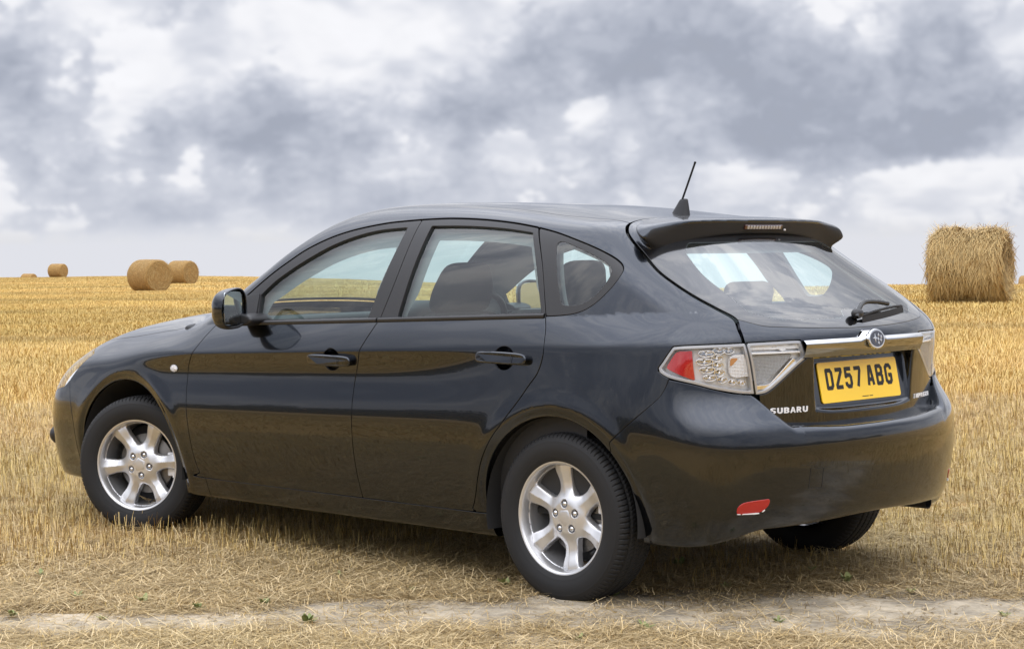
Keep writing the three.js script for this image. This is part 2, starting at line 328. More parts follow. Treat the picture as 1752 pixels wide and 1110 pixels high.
const BUMPER = spline([[0.1, -0.70], [0.22, -0.765], [0.28, -0.80], [0.34, -0.832], [0.45, -0.858], [0.55, -0.868], [0.61, -0.866], [0.66, -0.853], [0.72, -0.812], [0.78, -0.782], [0.85, -0.775]]);
const bumperX = (y, a) => BUMPER(y) + 0.2 * a * a + 0.25 * a * a * a * a;
const fSide = (x, y, a) => (a - sideW(x, y)) * (y > beltY(x) ? 0.92 : 0.98);
const fTop = (x, y, a) => (y - topY(x, a)) * 0.93;
// the shell without the rear bumper
function body(x, y, z) {
  const a = Math.sqrt(z * z + 1e-10), s = fSide(x, y, a), t = fTop(x, y, a);
  let f = smax(s, t, 0.075);
  if (x < 0.6) f = smax(f, (rearX(y, a) - x) * 0.72, 0.10 + 0.05 * sstep(1.1, 0.9, y));
  else if (x > 2.4) f = smax(f, (x - noseX(y, a)) * 0.9, 0.14);
  f = smax(f, 0.195 - y, 0.03);
  if (x < -0.55) {                                            // the number plate recess in the tailgate
    const slant = Math.abs(y - 0.80), fl = -0.716 - (0.866 - y) * 0.2;
    const bx = Math.max((a - 0.318 + 0.10 * (0.88 - y)) , y - 0.892, 0.697 + 0.012 * (a / 0.3) ** 4 - y);
    const cut = smax(bx * 0.9, (x - fl) * 0.9, 0.02);
    f = smax(f, -cut, 0.016);
  }
  return f;
}
const shelfY = a => 0.652 + 0.012 * sstep(0.2, 0.5, a) + 0.112 * sstep(0.475, 0.605, a) + 0.11 * sstep(0.585, 0.66, a);
function bumperF(x, y, z) {
  const a = Math.sqrt(z * z + 1e-10), s = fSide(x, y, a);
  let f = smax(s, (bumperX(y, a) - x) * 0.95, 0.15);
  f = smax(f, x + 0.2, 0.001);
  const low = 0.236 + 0.064 * sstep(0.77, 0.54, a) + 0.018 * sstep(0.55, 0.0, a);
  f = smax(f, low - y, 0.04);
  f = smax(f, (y - shelfY(a)) * (a > 0.45 && a < 0.62 ? 0.62 : 0.95), 0.045 - 0.032 * sstep(0.45, 0.6, a));
  return f;
}

const qOf = (x, a) => x + (0.42 * sstep(1.2, 1.9, x) * sstep(3.3, 2.5, x) + 0.24 * sstep(2.5, 3.3, x)) * a * a;
const spoilerLow = a => 1.331 - 0.070 * (a / 0.55) ** 2.8;
const spoilerX = (y, a) => -0.307 + 0.2 * smin(a, 0.47, 0.08) ** 2 + (1.38 - y) * 0.30;
function spoilerF(x, y, z) {
  const a = Math.sqrt(z * z + 1e-10);
  let f = smax(fSide(x, y, a), fTop(x, y, a) - 0.003, 0.075);
  const w = sstep(0.002, 0.060, -sdHatch(x, y));              // flush with the body along the shut line
  if (w < 1) f = f * w + body(x, y, z) * (1 - w);
  f = smax(f, (spoilerX(y, a) - x) * 0.95, 0.018 + 0.045 * sstep(0.40, 0.56, a));
  f = smax(f, (spoilerLow(a) - y) * 0.97, 0.012);
  return smax(f, x + 0.04, 0.002);
}
// ---------------------------------------------------------------- materials of the car
const lin = (r, g, b) => new THREE.Color().setRGB(r, g, b);
const std = (c, roughness, metalness = 0, more = {}) => new THREE.MeshPhysicalMaterial({ color: lin(...c), roughness, metalness, ...more });
const M = {
  paint: std([0.035, 0.040, 0.050], 0.22, 1.0, { clearcoat: 0.80, clearcoatRoughness: 0.012 }),
  gloss: std([0.008, 0.008, 0.009], 0.12, 0, { clearcoat: 1, clearcoatRoughness: 0.03 }),
  trim: std([0.022, 0.022, 0.024], 0.42),
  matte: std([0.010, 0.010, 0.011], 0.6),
  rubber: std([0.011, 0.011, 0.012], 0.72),
  dark: std([0.026, 0.026, 0.027], 0.9),
  chrome: std([0.80, 0.80, 0.81], 0.06, 1),
  dimmedchrome: std([0.30, 0.30, 0.29], 0.08, 1),  // chrome with a dim ground reflection put into its colour
  steel: std([0.42, 0.42, 0.42], 0.38, 1),
  disc: std([0.22, 0.21, 0.20], 0.45, 0.9),
  alloy: std([0.70, 0.70, 0.71], 0.36, 0.8, { clearcoat: 0.5, clearcoatRoughness: 0.15 }),
  glass: std([0.84, 0.96, 0.94], 0.0, 0, { transmission: 1, thickness: 0, ior: 1.75 }),
  screen: std([0.80, 0.95, 0.92], 0.0, 0, { transmission: 1, thickness: 0, ior: 2.1 }),
  lens: std([0.98, 0.99, 1.0], 0.02, 0, { transmission: 1, thickness: 0, ior: 1.49 }),
  red: std([0.42, 0.012, 0.012], 0.16, 0, { clearcoat: 1, clearcoatRoughness: 0.05 }),
  amber: std([0.50, 0.24, 0.10], 0.2),
  silver: std([0.86, 0.87, 0.89], 0.32, 0.12),
  frost: std([0.86, 0.86, 0.88], 0.2, 0.15),
  prism: std([0.34, 0.35, 0.36], 0.3, 0.5),
  mirror: std([0.50, 0.53, 0.55], 0.02, 1),
  smoke: std([0.05, 0.012, 0.012], 0.12, 0, { clearcoat: 1, clearcoatRoughness: 0.03 }),
  bezel: std([0.40, 0.41, 0.43], 0.3, 0.35, { clearcoat: 1, clearcoatRoughness: 0.04 }),
  liner: std([0.17, 0.175, 0.18], 0.9),
  seat: std([0.035, 0.037, 0.042], 0.9),
  dash: std([0.030, 0.031, 0.034], 0.7),
  plate: std([1.0, 0.64, 0.012], 0.35, 0, { clearcoat: 0.6, clearcoatRoughness: 0.1 }),
  letter: std([0.010, 0.010, 0.010], 0.5),
  emblem: std([0.012, 0.014, 0.03], 0.15, 0, { clearcoat: 1, clearcoatRoughness: 0.03 }),
};
for (const k of ['glass', 'screen', 'lens']) M[k].side = THREE.DoubleSide;
const car = new THREE.Group();
car.name = 'parked_car';
car.userData = { label: 'dark grey five-door hatchback parked on the stubble with its front wheels turned', category: 'car' };
scene.add(car);

// ---------------------------------------------------------------- outlines of the panels, seen from the side (x, y) in metres
const RAIL = [[1.907, 1.085], [1.843, 1.131], [1.764, 1.185], [1.685, 1.232], [1.609, 1.275], [1.528, 1.309], [1.446, 1.336], [1.363, 1.356], [1.278, 1.371], [1.18, 1.384], [1.094, 1.392], [0.939, 1.400]];
const RAILB = [[0.799, 1.403], [0.692, 1.401], [0.586, 1.396], [0.480, 1.388], [0.374, 1.377]];
const RAILC = [[0.161, 1.342], [0.054, 1.315], [-0.046, 1.286], [-0.125, 1.257], [-0.171, 1.234], [-0.195, 1.214], [-0.199, 1.192], [-0.178, 1.150], [-0.130, 1.096], [-0.082, 1.063], [-0.030, 1.046], [0.037, 1.038]];
const SPLIT = [[0.949, 1.190], [0.982, 1.020], [0.998, 0.980], [1.038, 0.906], [1.055, 0.867], [1.081, 0.772], [1.088, 0.691], [1.088, 0.621], [1.086, 0.540], [1.085, 0.457], [1.081, 0.363]];
const REARCUT = [[0.174, 1.215], [0.100, 1.040], [0.077, 0.988], [0.063, 0.922], [0.065, 0.882], [0.085, 0.828], [0.124, 0.782], [0.169, 0.727], [0.244, 0.644], [0.305, 0.576], [0.354, 0.503], [0.388, 0.430], [0.420, 0.350], [0.450, 0.302], [0.490, 0.286]];
const FRONTCUT = [[2.100, 0.2865], [2.134, 0.312], [2.154, 0.394], [2.165, 0.511], [2.178, 0.617], [2.184, 0.70], [2.178, 0.775], [2.140, 0.838], [2.104, 0.903], [2.062, 0.965], [1.995, 1.030]];
const rev = l => l.slice().reverse();
const corner = p => [p[0], p[1], 1];
const sdFront = polySd(outline([corner([1.073, 0.286]), ...FRONTCUT, ...RAIL.slice(0, -1), corner([0.939, 1.400]), ...SPLIT]));
const sdRear = polySd(outline([corner([1.073, 0.286]), ...rev(SPLIT), corner([0.939, 1.400]), ...RAILB, corner([0.267, 1.362]), ...REARCUT]));
const sdQuarter = polySd(outline([corner([0.262, 1.361]), ...RAILC, corner([0.097, 1.035]), [0.174, 1.215]]));
const sdGlassF = polySd(outline([corner([1.783, 0.984]), [1.800, 1.040], corner([1.808, 1.088]), [1.738, 1.146], [1.658, 1.194], [1.578, 1.236], [1.474, 1.284], [1.394, 1.313], [1.311, 1.336], [1.228, 1.353], [1.141, 1.364], corner([1.000, 1.372]), [1.010, 1.270], corner([1.058, 1.008])]));
const sdGlassR = polySd(outline([corner([0.862, 1.376]), [0.661, 1.374], [0.452, 1.363], corner([0.283, 1.345]), [0.204, 1.215], corner([0.123, 1.048]), corner([0.888, 1.013])]));
const sdGlassQ = polySd(outline([[0.127, 1.262], [0.137, 1.290], [0.134, 1.304], [0.110, 1.309], [0.038, 1.289], [-0.061, 1.256], [-0.128, 1.227], [-0.150, 1.209], [-0.155, 1.189], [-0.138, 1.150], [-0.108, 1.113], [-0.075, 1.089], [-0.036, 1.077], [0.023, 1.075], [0.044, 1.090], [0.082, 1.160]]));
const sdHatch = polySd(outline([corner([-0.062, 1.7]), corner([-0.062, 1.388]), [-0.068, 1.378], [-0.078, 1.368], [-0.098, 1.352], [-0.128, 1.328], [-0.220, 1.261], [-0.305, 1.201], [-0.392, 1.151], [-0.471, 1.109], [-0.543, 1.072], [-0.609, 1.035], [-0.642, 1.000], [-0.664, 0.965], [-0.680, 0.910], [-0.686, 0.840], corner([-0.690, 0.769]), corner([-0.690, 0.3]), corner([-1.6, 0.3]), corner([-1.6, 1.7])], 5));
const sdBumper = polySd(outline([corner([-0.268, 0.598]), [-0.330, 0.652], [-0.394, 0.704], [-0.440, 0.742], [-0.466, 0.768], [-0.484, 0.802], corner([-0.492, 0.829]), [-0.567, 0.811], [-0.616, 0.792], [-0.66, 0.776], corner([-0.70, 0.769]), corner([-1.6, 0.769]), corner([-1.6, 0.0]), corner([-0.26, 0.0])], 5));
const lampU = (x, a) => -x - a;
const LAMPQ = outline([[-0.366, 0.862], [-0.341, 0.890], [-0.300, 0.934], [-0.278, 0.943], [-0.163, 0.948], corner([0.063, 0.952]), [0.082, 0.901], [0.100, 0.835], corner([0.112, 0.772]), [0.034, 0.776], [-0.087, 0.792], [-0.189, 0.811], [-0.303, 0.830], [-0.350, 0.847]]);
const LAMPH = outline([corner([0.070, 0.952]), [0.200, 0.954], [0.350, 0.955], [0.366, 0.946], [0.378, 0.925], corner([0.396, 0.891]), [0.343, 0.864], [0.247, 0.809], [0.197, 0.783], [0.165, 0.773], corner([0.119, 0.769]), [0.107, 0.835], [0.089, 0.901]]);
const sdLampQ = polySd(LAMPQ), sdLampH = polySd(LAMPH);
const sdLampRed = polySd(outline([corner([-0.330, 0.868]), [-0.290, 0.913], corner([-0.270, 0.925]), corner([-0.205, 0.927]), [-0.200, 0.876], corner([-0.190, 0.826]), [-0.263, 0.845]]));
const archSd = (x, y) => Math.min(...ARCH.map(([cx, cy, r]) => Math.hypot(x - cx, y - cy) - r + (x < 0 ? 0.014 * sstep(0.48, 0.30, y) : 0)));
const GAP = 0.0030;
const A = Math.abs;
const inP = (sd, g = GAP) => (x, y) => sd(x, y) + g, outP = (sd, g = GAP) => (x, y) => g - sd(x, y);
const offArch = (x, y) => -archSd(x, y);
const left = (x, y, z) => z;                                 // keeps the half z < 0
const noSeam = (x, y, z) => A(z) < 1e-5;

const HALF_LO = [-0.96, 0.14, -0.95], H0 = 0.012;
let skin = nets(body, HALF_LO, [3.66, 1.52, 2 * H0], H0);
// finer mesh along the creases and cut lines that the picture shows close
skin = finer(skin, body, (x, y, z) => x < -0.55 && y > 0.66 && y < 1.0 || A(archSd(x, y)) < 0.03 || A(y - creaseY(x)) < 0.012 && x < 2.2 || Math.min(A(sdFront(x, y)), A(sdRear(x, y)), A(sdQuarter(x, y)), A(sdHatch(x, y))) < 0.007 || A(Math.hypot(x - 1.222, y - 0.838) - 0.05) < 0.012 || A(Math.hypot(x - 0.257, y - 0.878) - 0.05) < 0.012);
skin = clip(skin, left);
const gWind = (x, y, z) => fSide(x, y, A(z)) - fTop(x, y, A(z));
const sdWind = (x, y, z) => Math.max(gWind(x, y, z) + 0.062, 1.60 - qOf(x, A(z)), qOf(x, A(z)) - 2.43);
const roofEdge = (x, y, z) => gWind(x, y, z) + 0.075 + 0.03 * sstep(0.3, 0.0, x);
const sdCowl = (x, y, z) => Math.max(2.425 - qOf(x, A(z)), qOf(x, A(z)) - 2.505, A(z) - 0.60, 0.9 - y);
const hoodEdge = spline([[2.2, 0.705], [2.5, 0.684], [2.8, 0.656], [3.1, 0.615], [3.35, 0.54], [3.6, 0.42]]);
const sdHood = (x, y, z) => Math.max(A(z) - hoodEdge(x), 2.50 - qOf(x, A(z)), x - (3.37 - 0.28 * z * z), 0.7 - y);
const sdFender = (x, y, z) => Math.max(2.035 - x, y < 0.29 ? 2.10 - x : -1);
const bumperCutX = y => 3.10 + 0.06 * sstep(0.45, 0.75, y);
const headlamp = polySd(outline([[3.055, 0.778], [3.10, 0.800], [3.20, 0.815], [3.36, 0.785], [3.50, 0.70], corner([3.60, 0.60]), [3.40, 0.60], [3.25, 0.628], [3.17, 0.655]]));
const sdHead = (x, y, z) => Math.max(headlamp(x, y), 0.38 - A(z));
const panel = (list, depth = 0.014, src = skin) => flange(clipAll(src, list), depth, noSeam);

const doors = {};
function side(name, m, mat, parent, label) { const l = put(parent, name, m, mat, label), r = put(parent, name, mirrorZ(m), mat, label); return [l, r]; }
// --- fixed shell: roof rails, pillars, rear wings
side('side_panel', panel([(x, y, z) => -sdFender(x, y, z), outP(sdFront), outP(sdRear), outP(sdQuarter), outP(sdHatch), outP(sdBumper), (x, y, z) => GAP - sdLampQ(lampU(x, A(z)), y), (x, y, z) => GAP - Math.max(sdWind(x, y, z)), offArch, (x, y) => x > 0.35 && x < 2.2 ? 0.290 - y : -1, (x, y, z) => GAP - Math.max(roofEdge(x, y, z), qOf(x, A(z)) - 1.6), (x, y, z) => Math.min(qOf(x, A(z)) - 2.43, 0.60 - A(z))]), M.paint, car);
put(car, 'roof', both(panel([roofEdge, (x, y, z) => qOf(x, A(z)) - 1.6 + GAP, outP(sdHatch)].map((s, i) => i ? s : (x, y, z) => s(x, y, z) + GAP))), M.paint);
put(car, 'bonnet', both(panel([(x, y, z) => sdHood(x, y, z) + GAP])), M.paint);
put(car, 'cowl', both(offset(clipAll(skin, [(x, y, z) => 2.43 - qOf(x, A(z)), (x, y, z) => qOf(x, A(z)) - 2.55, (x, y, z) => 0.9 - y, (x, y, z) => A(z) - 0.62]), -0.012)), M.trim);
side('front_wing', panel([(x, y, z) => sdFender(x, y, z), outP(sdFront), (x, y, z) => GAP - sdHood(x, y, z), (x, y) => x - bumperCutX(y) + GAP, offArch, (x, y, z) => GAP - sdHead(x, y, z), (x, y) => y < 0.29 ? -(x - 2.105) : -1, (x, y, z) => GAP - sdWind(x, y, z), (x, y, z) => GAP - sdCowl(x, y, z)]), M.paint, car);
put(car, 'front_bumper', both(panel([(x, y, z) => bumperCutX(y) - x + GAP, (x, y, z) => GAP - sdHood(x, y, z), (x, y, z) => GAP - sdHead(x, y, z), offArch])), M.paint);
side('headlamp_lens', panel([(x, y, z) => sdHead(x, y, z) + 0.003], 0.02), M.lens, car);
side('headlamp_reflector', offset(clipAll(skin, [(x, y, z) => sdHead(x, y, z) - 0.004]), -0.03), M.silver, car);
side('sill', panel([(x, y) => y - 0.2835, (x, y) => x - 2.1, (x, y) => 0.30 - x, offArch], 0.02), M.paint, car);
// --- doors
const cupHole = (cx, cy) => (x, y) => 0.045 * (1 - Math.hypot((x - cx) / 0.0535, (y - cy) / 0.0455));
const wing = side('front_door', panel([inP(sdFront), (x, y) => y - beltY(x) + 0.006, cupHole(1.222, 0.838)]), M.paint, car);
const back = side('rear_door', panel([inP(sdRear), (x, y) => y - beltY(x) + 0.006, cupHole(0.257, 0.878)]), M.paint, car);
const twoSides = (pair, name, m, mat, label) => { put(pair[0], name, m, mat, label); put(pair[1], name, mirrorZ(m), mat, label); };
const frameOf = (sd, glass) => flange(offset(clipAll(skin, [inP(sd), (x, y) => beltY(x) - 0.004 - y, outP(glass, 0.0)]), -0.003), 0.022);
twoSides(wing, 'window_frame', frameOf(sdFront, sdGlassF), M.trim);
twoSides(back, 'window_frame', frameOf(sdRear, sdGlassR), M.trim);
twoSides(wing, 'window_pane', offset(clip(skin, inP(sdGlassF, -0.008)), -0.014), M.glass);
twoSides(back, 'window_pane', offset(clip(skin, inP(sdGlassR, -0.008)), -0.014), M.glass);
side('quarter_window_frame', flange(offset(clipAll(skin, [inP(sdQuarter), outP(sdGlassQ, 0)]), -0.002), 0.02), M.trim, car);
side('quarter_window', offset(clip(skin, inP(sdGlassQ, -0.006)), -0.004), M.glass, car);
// weather strips along the belt line
function strip(x0, x1, parentPair) {
  const p = [], t = [], n = [], N = 40;
  for (let i = 0; i <= N; i++) {
    const x = x0 + (x1 - x0) * i / N, y = beltY(x), w = -sideW(x, y);
    const prof = [[0.004, -0.008], [-0.005, -0.006], [-0.0065, 0.004], [-0.004, 0.010], [0.010, 0.013], [0.022, 0.012]];
    prof.forEach(([dz, dy], k) => { p.push(x, y + dy, w + dz); const a = prof[Math.max(0, k - 1)], b = prof[Math.min(prof.length - 1, k + 1)], e = [b[0] - a[0], b[1] - a[1]], l = Math.hypot(...e); n.push(0, -e[0] / l * -1 * -1, 0); n[n.length - 3] = 0; n[n.length - 2] = e[0] / l; n[n.length - 1] = -e[1] / l; });
    if (i) for (let k = 0; k < prof.length - 1; k++) { const a = (i - 1) * prof.length + k, b = a + prof.length; t.push(a, b, a + 1, b, b + 1, a + 1); }
  }
  twoSides(parentPair, 'belt_moulding', { p, n, t }, M.trim);
}
strip(1.80, 0.998, wing); strip(0.990, 0.102, back);
// --- windscreen
put(car, 'windscreen_border', both(offset(clipAll(skin, [(x, y, z) => sdWind(x, y, z), (x, y, z) => -0.030 - sdWind(x, y, z)]), -0.006)), M.trim);
put(car, 'windscreen', both(offset(clip(skin, (x, y, z) => sdWind(x, y, z) - 0.004), -0.003)), M.screen);
// --- tailgate
const glassLow = a => 0.988 + 0.072 * a * a + 0.022 * sstep(0.49, 0.61, a);
const hatchSkin = clip(skin, inP(sdHatch));
const lampHs = (x, y, z) => sdLampH(lampU(x, A(z)), y);
const tailgate = put(car, 'tailgate', both(flange(clipAll(hatchSkin, [(x, y, z) => y - glassLow(A(z)) + 0.0015, (x, y, z) => GAP - lampHs(x, y, z), (x, y) => 0.60 - y]), 0.014, noSeam)), M.paint);
const clearPane = polySd(outline([[-0.70, 1.020], [-0.664, 1.028], [-0.632, 1.042], [-0.597, 1.065], [-0.538, 1.100], [-0.469, 1.144], [-0.420, 1.175], [-0.341, 1.230], [-0.300, 1.262], [-0.285, 1.285], corner([-0.25, 1.34]), corner([-1, 1.34]), corner([-1, 1.020])]));
const rearPane = clipAll(hatchSkin, [(x, y, z) => glassLow(A(z)) + 0.0015 - y, (x, y, z) => y - 1.352]);
const frit = (x, y, z) => { const a = A(z); return Math.max(a - 0.512 + 0.05 * sstep(1.16, 1.30, y), 1.024 + 0.03 * sstep(0.40, 0.52, a) - y + 0.028 * sstep(0.085, 0.05, A(z)), y - 1.30 + 0.12 * sstep(0.40, 0.52, a) * 0.5); };
put(tailgate, 'rear_window', both(clip(rearPane, (x, y, z) => frit(x, y, z))), M.screen);
put(tailgate, 'rear_window_border', both(flange(clip(rearPane, (x, y, z) => 0.0004 - frit(x, y, z)), 0.006, noSeam)), M.gloss);
// roof spoiler
let sp = nets(spoilerF, [-0.36, 1.22, -0.72], [0.02, 1.46, 0.03], 0.008);
sp = clipAll(sp, [left, inP(sdHatch)]);
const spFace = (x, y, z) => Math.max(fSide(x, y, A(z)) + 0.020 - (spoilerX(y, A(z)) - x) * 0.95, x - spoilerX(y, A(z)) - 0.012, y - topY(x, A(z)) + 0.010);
const spoiler = put(tailgate, 'roof_spoiler', both(flange(clip(sp, (x, y, z) => -spFace(x, y, z)), 0.014, noSeam)), M.paint);
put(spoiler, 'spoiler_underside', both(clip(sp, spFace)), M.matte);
// --- rear bumper
let bp = nets(bumperF, [-0.96, 0.16, -0.95], [-0.18, 0.86, 0.03], 0.010);
bp = finer(bp, bumperF, (x, y, z) => A(y - shelfY(A(z))) < 0.03 && x < -0.6);
bp = clipAll(bp, [left, inP(sdBumper), offArch, x => x + 0.262]);
const bumper = put(car, 'rear_bumper', both(flange(bp, 0.02, noSeam)), M.paint);
// --- shell added behind the gaps to stop light leaking through, wheel houses, floor
const inner = clipAll(skin, [(x, y) => y - beltY(x) + 0.03, offArch, (x, y, z) => -sdHead(x, y, z) + 0.02, (x, y, z) => 0.03 - sdLampQ(lampU(x, A(z)), y), (x, y, z) => 0.03 - lampHs(x, y, z), (x, y) => -0.66 - x, (x, y) => x < -0.2 ? 0.37 - y : -1]);
put(car, 'gap_light_shield', both(offset(inner, -0.019)), M.paint);
{
  const wells = [];
  for (const [cx, cy, r] of ARCH) for (const s of [-1, 1]) {
    const R = r - 0.004, N = 40, a0 = -0.20, a1 = Math.PI + 0.10, shape = new THREE.Shape();
    for (let k = 0; k <= N; k++) { const q = a0 + (a1 - a0) * k / N; k ? shape.lineTo(Math.cos(q) * R, Math.sin(q) * R) : shape.moveTo(Math.cos(q) * R, Math.sin(q) * R); }
    const d = new THREE.ShapeGeometry(shape); d.translate(cx, cy, s * 0.50); wells.push(d);
    const p = [], t = [];
    for (let k = 0; k <= N; k++) { const q = a0 + (a1 - a0) * k / N; for (const w of [0.50, 0.835]) p.push(cx + Math.cos(q) * R, cy + Math.sin(q) * R, s * w); if (k) t.push(2 * k - 2, 2 * k - 1, 2 * k, 2 * k, 2 * k - 1, 2 * k + 1); }
    const g = new THREE.BufferGeometry(); g.setAttribute('position', new THREE.Float32BufferAttribute(p, 3)); g.setAttribute('uv', new THREE.Float32BufferAttribute(new Float32Array(p.length / 3 * 2), 2)); g.setIndex(t); g.computeVertexNormals(); wells.push(g);
  }
  const fl = new THREE.BoxGeometry(3.3, 0.03, 0.98); fl.translate(1.62, 0.255, 0); wells.push(fl); const fr = new THREE.BoxGeometry(0.62, 0.03, 0.98); fr.translate(-0.30, 0.385, 0); wells.push(fr);
  const mid = new THREE.BoxGeometry(1.75, 0.03, 1.58); mid.translate(1.30, 0.234, 0); wells.push(mid);
  M.dark.side = THREE.DoubleSide;
  put(car, 'underbody', merge(wells), M.dark);
}
// ---------------------------------------------------------------- wheels: axle along z, the outer face towards -z
const TYRE_R = 0.314, RIM_R = 0.2035;
function tyreGeometry() {
  // profile from the outer bead over the tread to the inner bead: [z, r], z = -0.1 outside
  const prof = outline([[-0.066, 0.199, 1], [-0.084, 0.206], [-0.094, 0.222], [-0.1005, 0.246], [-0.1000, 0.268], [-0.094, 0.287], [-0.083, 0.3015], [-0.068, 0.3095], [-0.045, 0.3125], [-0.02, 0.3138], [0, TYRE_R], [0.02, 0.3138], [0.045, 0.3125], [0.068, 0.3095], [0.083, 0.3015], [0.094, 0.287], [0.1, 0.268], [0.1005, 0.246], [0.094, 0.222], [0.084, 0.206], [0.066, 0.199, 1]], 6);
  prof.length -= 6;
  const NT = 960, P = prof.length, p = [], t = [];
  const groove = [-0.052, -0.018, 0.018, 0.052];
  for (let i = 0; i < NT; i++) {
    const th = i / NT * 2 * Math.PI;
    for (const [z, r] of prof) {
      let d = 0;
      const az = A(z);
      if (r > 0.292) {
        for (const g of groove) { const e = A(z - g); if (e < 0.0055) d = Math.max(d, 0.0065 * sstep(0.0055, 0.003, e)); }
        const side = az > 0.052 ? 1 : 0, ph = (th * (side ? 96 : 120) / (2 * Math.PI) + (side ? z * 6 : z * 28) + (z > 0 ? 0.37 : 0)) % 1, e = A((ph + 1) % 1 - 0.5);
        if (e < 0.13) d = Math.max(d, (side ? 0.0055 : 0.0035) * sstep(0.13, 0.06, e) * sstep(0.292, 0.299, r));
      } else if (A(r - 0.2815) < 0.0022) d = -0.0012;
      else if (A(r - 0.222) < 0.002) d = -0.0015;
      const q = r - d;
      p.push(Math.cos(th) * q, Math.sin(th) * q, z - (r < 0.292 ? Math.sign(z) * d : 0));
    }
  }
  for (let i = 0; i < NT; i++) for (let k = 0; k < P - 1; k++) { const a = i * P + k, b = (i + 1) % NT * P + k; t.push(a, b, a + 1, b, b + 1, a + 1); }
  const g = new THREE.BufferGeometry(); g.setAttribute('position', new THREE.Float32BufferAttribute(p, 3)); g.setIndex(t); g.computeVertexNormals();
  return g;
}
// the cast face: six spokes with a raised spine, joined to the hub; measured with d = -z (outwards)
function rimFace() {
  const F = (x, y, d) => {
    const r = Math.hypot(x, y), th = Math.atan2(y, x), sec = Math.PI / 3;
    let q = ((th - Math.PI / 2 + 8 * Math.PI + sec / 2) % sec) - sec / 2;
    const s = r * Math.sin(q), along = r * Math.cos(q);
    const hw = 0.0305 + 0.006 * sstep(0.115, 0.07, along) + 0.008 * sstep(0.13, 0.185, along);
    const spine = Math.max(0, 1 - (s / hw) ** 2);
    const web = 0.060 - 0.020 * sstep(0.05, 0.11, r) + 0.012 * sstep(0.12, 0.185, r) + 0.0;
    const outer = web + 0.010 * sstep(0.070, 0.11, along) * (1.25 * Math.max(0, 1 - A(s) / hw) - 0.35) - 0.008 * sstep(0.075, 0.045, r) * 0;
    const open = smax(smax(0.088 - r, A(s) < 1 ? hw - A(s) : -1, 0.030), r - 0.188, 0.012);
    let f = smax(d - outer, (outer - 0.034) - d, 0.008);
    f = smax(f, -open, 0.012);
    f = Math.max(f, r - 0.193);
    for (let k = 0; k < 5; k++) { const a = Math.PI / 2 + 0.05 + k * 2 * Math.PI / 5, e = Math.hypot(x - Math.cos(a) * 0.05, y - Math.sin(a) * 0.05); f = smax(f, Math.min(0.0150 - e, d - 0.036) , 0.003); }
    return f;
  };
  const G = (x, y, d) => F(x, y, d);
  const m = nets(G, [-0.20, -0.20, 0.005], [0.20, 0.20, 0.085], 0.0045, 3);
  // turn d into -z
  for (let i = 2; i < m.p.length; i += 3) { m.p[i] = -m.p[i]; m.n[i] = -m.n[i]; }
  for (let i = 0; i < m.t.length; i += 3) { const q = m.t[i + 1]; m.t[i + 1] = m.t[i + 2]; m.t[i + 2] = q; }
  return m;
}
function lathe(prof, seg = 96) { const g = new THREE.LatheGeometry(prof.map(([z, r]) => new THREE.Vector2(r, z)), seg); g.rotateX(Math.PI / 2); return g; }
function makeWheel() {
  const w = new THREE.Group(); w.name = 'wheel';
  put(w, 'tyre', tyreGeometry(), M.rubber);
  const rim = put(w, 'rim', rimFace(), M.alloy);
  const lip = lathe([[-0.066, 0.1985], [-0.0785, 0.2005], [-0.0815, 0.2045], [-0.0815, 0.2085], [-0.0805, 0.2105], [-0.082, 0.2112], [-0.0845, 0.2105], [-0.0855, 0.2085], [-0.0850, 0.2040], [-0.0815, 0.1985], [-0.074, 0.1955], [-0.060, 0.1930], [-0.030, 0.1885], [0.05, 0.184], [0.085, 0.19]].map(([a, b]) => [a, b]), 128);
  M.alloy.side = THREE.DoubleSide;
  put(rim, 'rim_barrel', lip, M.alloy);
  put(rim, 'centre_cap', lathe([[-0.0630, 0.0], [-0.0627, 0.012], [-0.0618, 0.024], [-0.0600, 0.0325], [-0.056, 0.0345]], 5), M.alloy);
  const nut = merge([new THREE.CylinderGeometry(0.0100, 0.0108, 0.018, 6), new THREE.SphereGeometry(0.0100, 14, 8).translate(0, 0.007, 0)]).rotateX(-Math.PI / 2);
  for (let k = 0; k < 5; k++) { const a = Math.PI / 2 + 0.05 + k * 2 * Math.PI / 5; const o = put(rim, 'wheel_nut', nut, M.chrome); o.position.set(Math.cos(a) * 0.05, Math.sin(a) * 0.05, -0.045); }
  put(w, 'valve_stem', new THREE.CylinderGeometry(0.0045, 0.006, 0.022, 10).rotateX(Math.PI / 2 - 0.4).translate(-0.118, -0.128, -0.052), M.rubber);
  put(w, 'brake_disc', lathe([[-0.012, 0.06], [-0.012, 0.075], [0.004, 0.078], [0.004, 0.136], [0.026, 0.136], [0.026, 0.06]], 64), M.disc);
  put(w, 'hub_drum', lathe([[-0.02, 0.0], [-0.02, 0.062], [0.02, 0.070], [0.05, 0.172], [0.07, 0.176], [0.08, 0.05]], 48), M.dark);
  return w;
}
function caliper() {
  const c = [];
  for (const dy of [-0.036, 0.036]) c.push(new RoundedBoxGeometry(0.052, 0.036, 0.040, 3, 0.007).translate(0, dy, 0.0));
  c.push(new RoundedBoxGeometry(0.040, 0.10, 0.030, 3, 0.008).translate(0.012, 0, 0.012), new RoundedBoxGeometry(0.020, 0.05, 0.02, 2, 0.004).translate(-0.016, 0.036, -0.02), new RoundedBoxGeometry(0.020, 0.05, 0.02, 2, 0.004).translate(-0.016, -0.036, -0.02));
  return merge(c);
}
const proto = makeWheel();
const STEER = 23 * Math.PI / 180, calG = caliper();
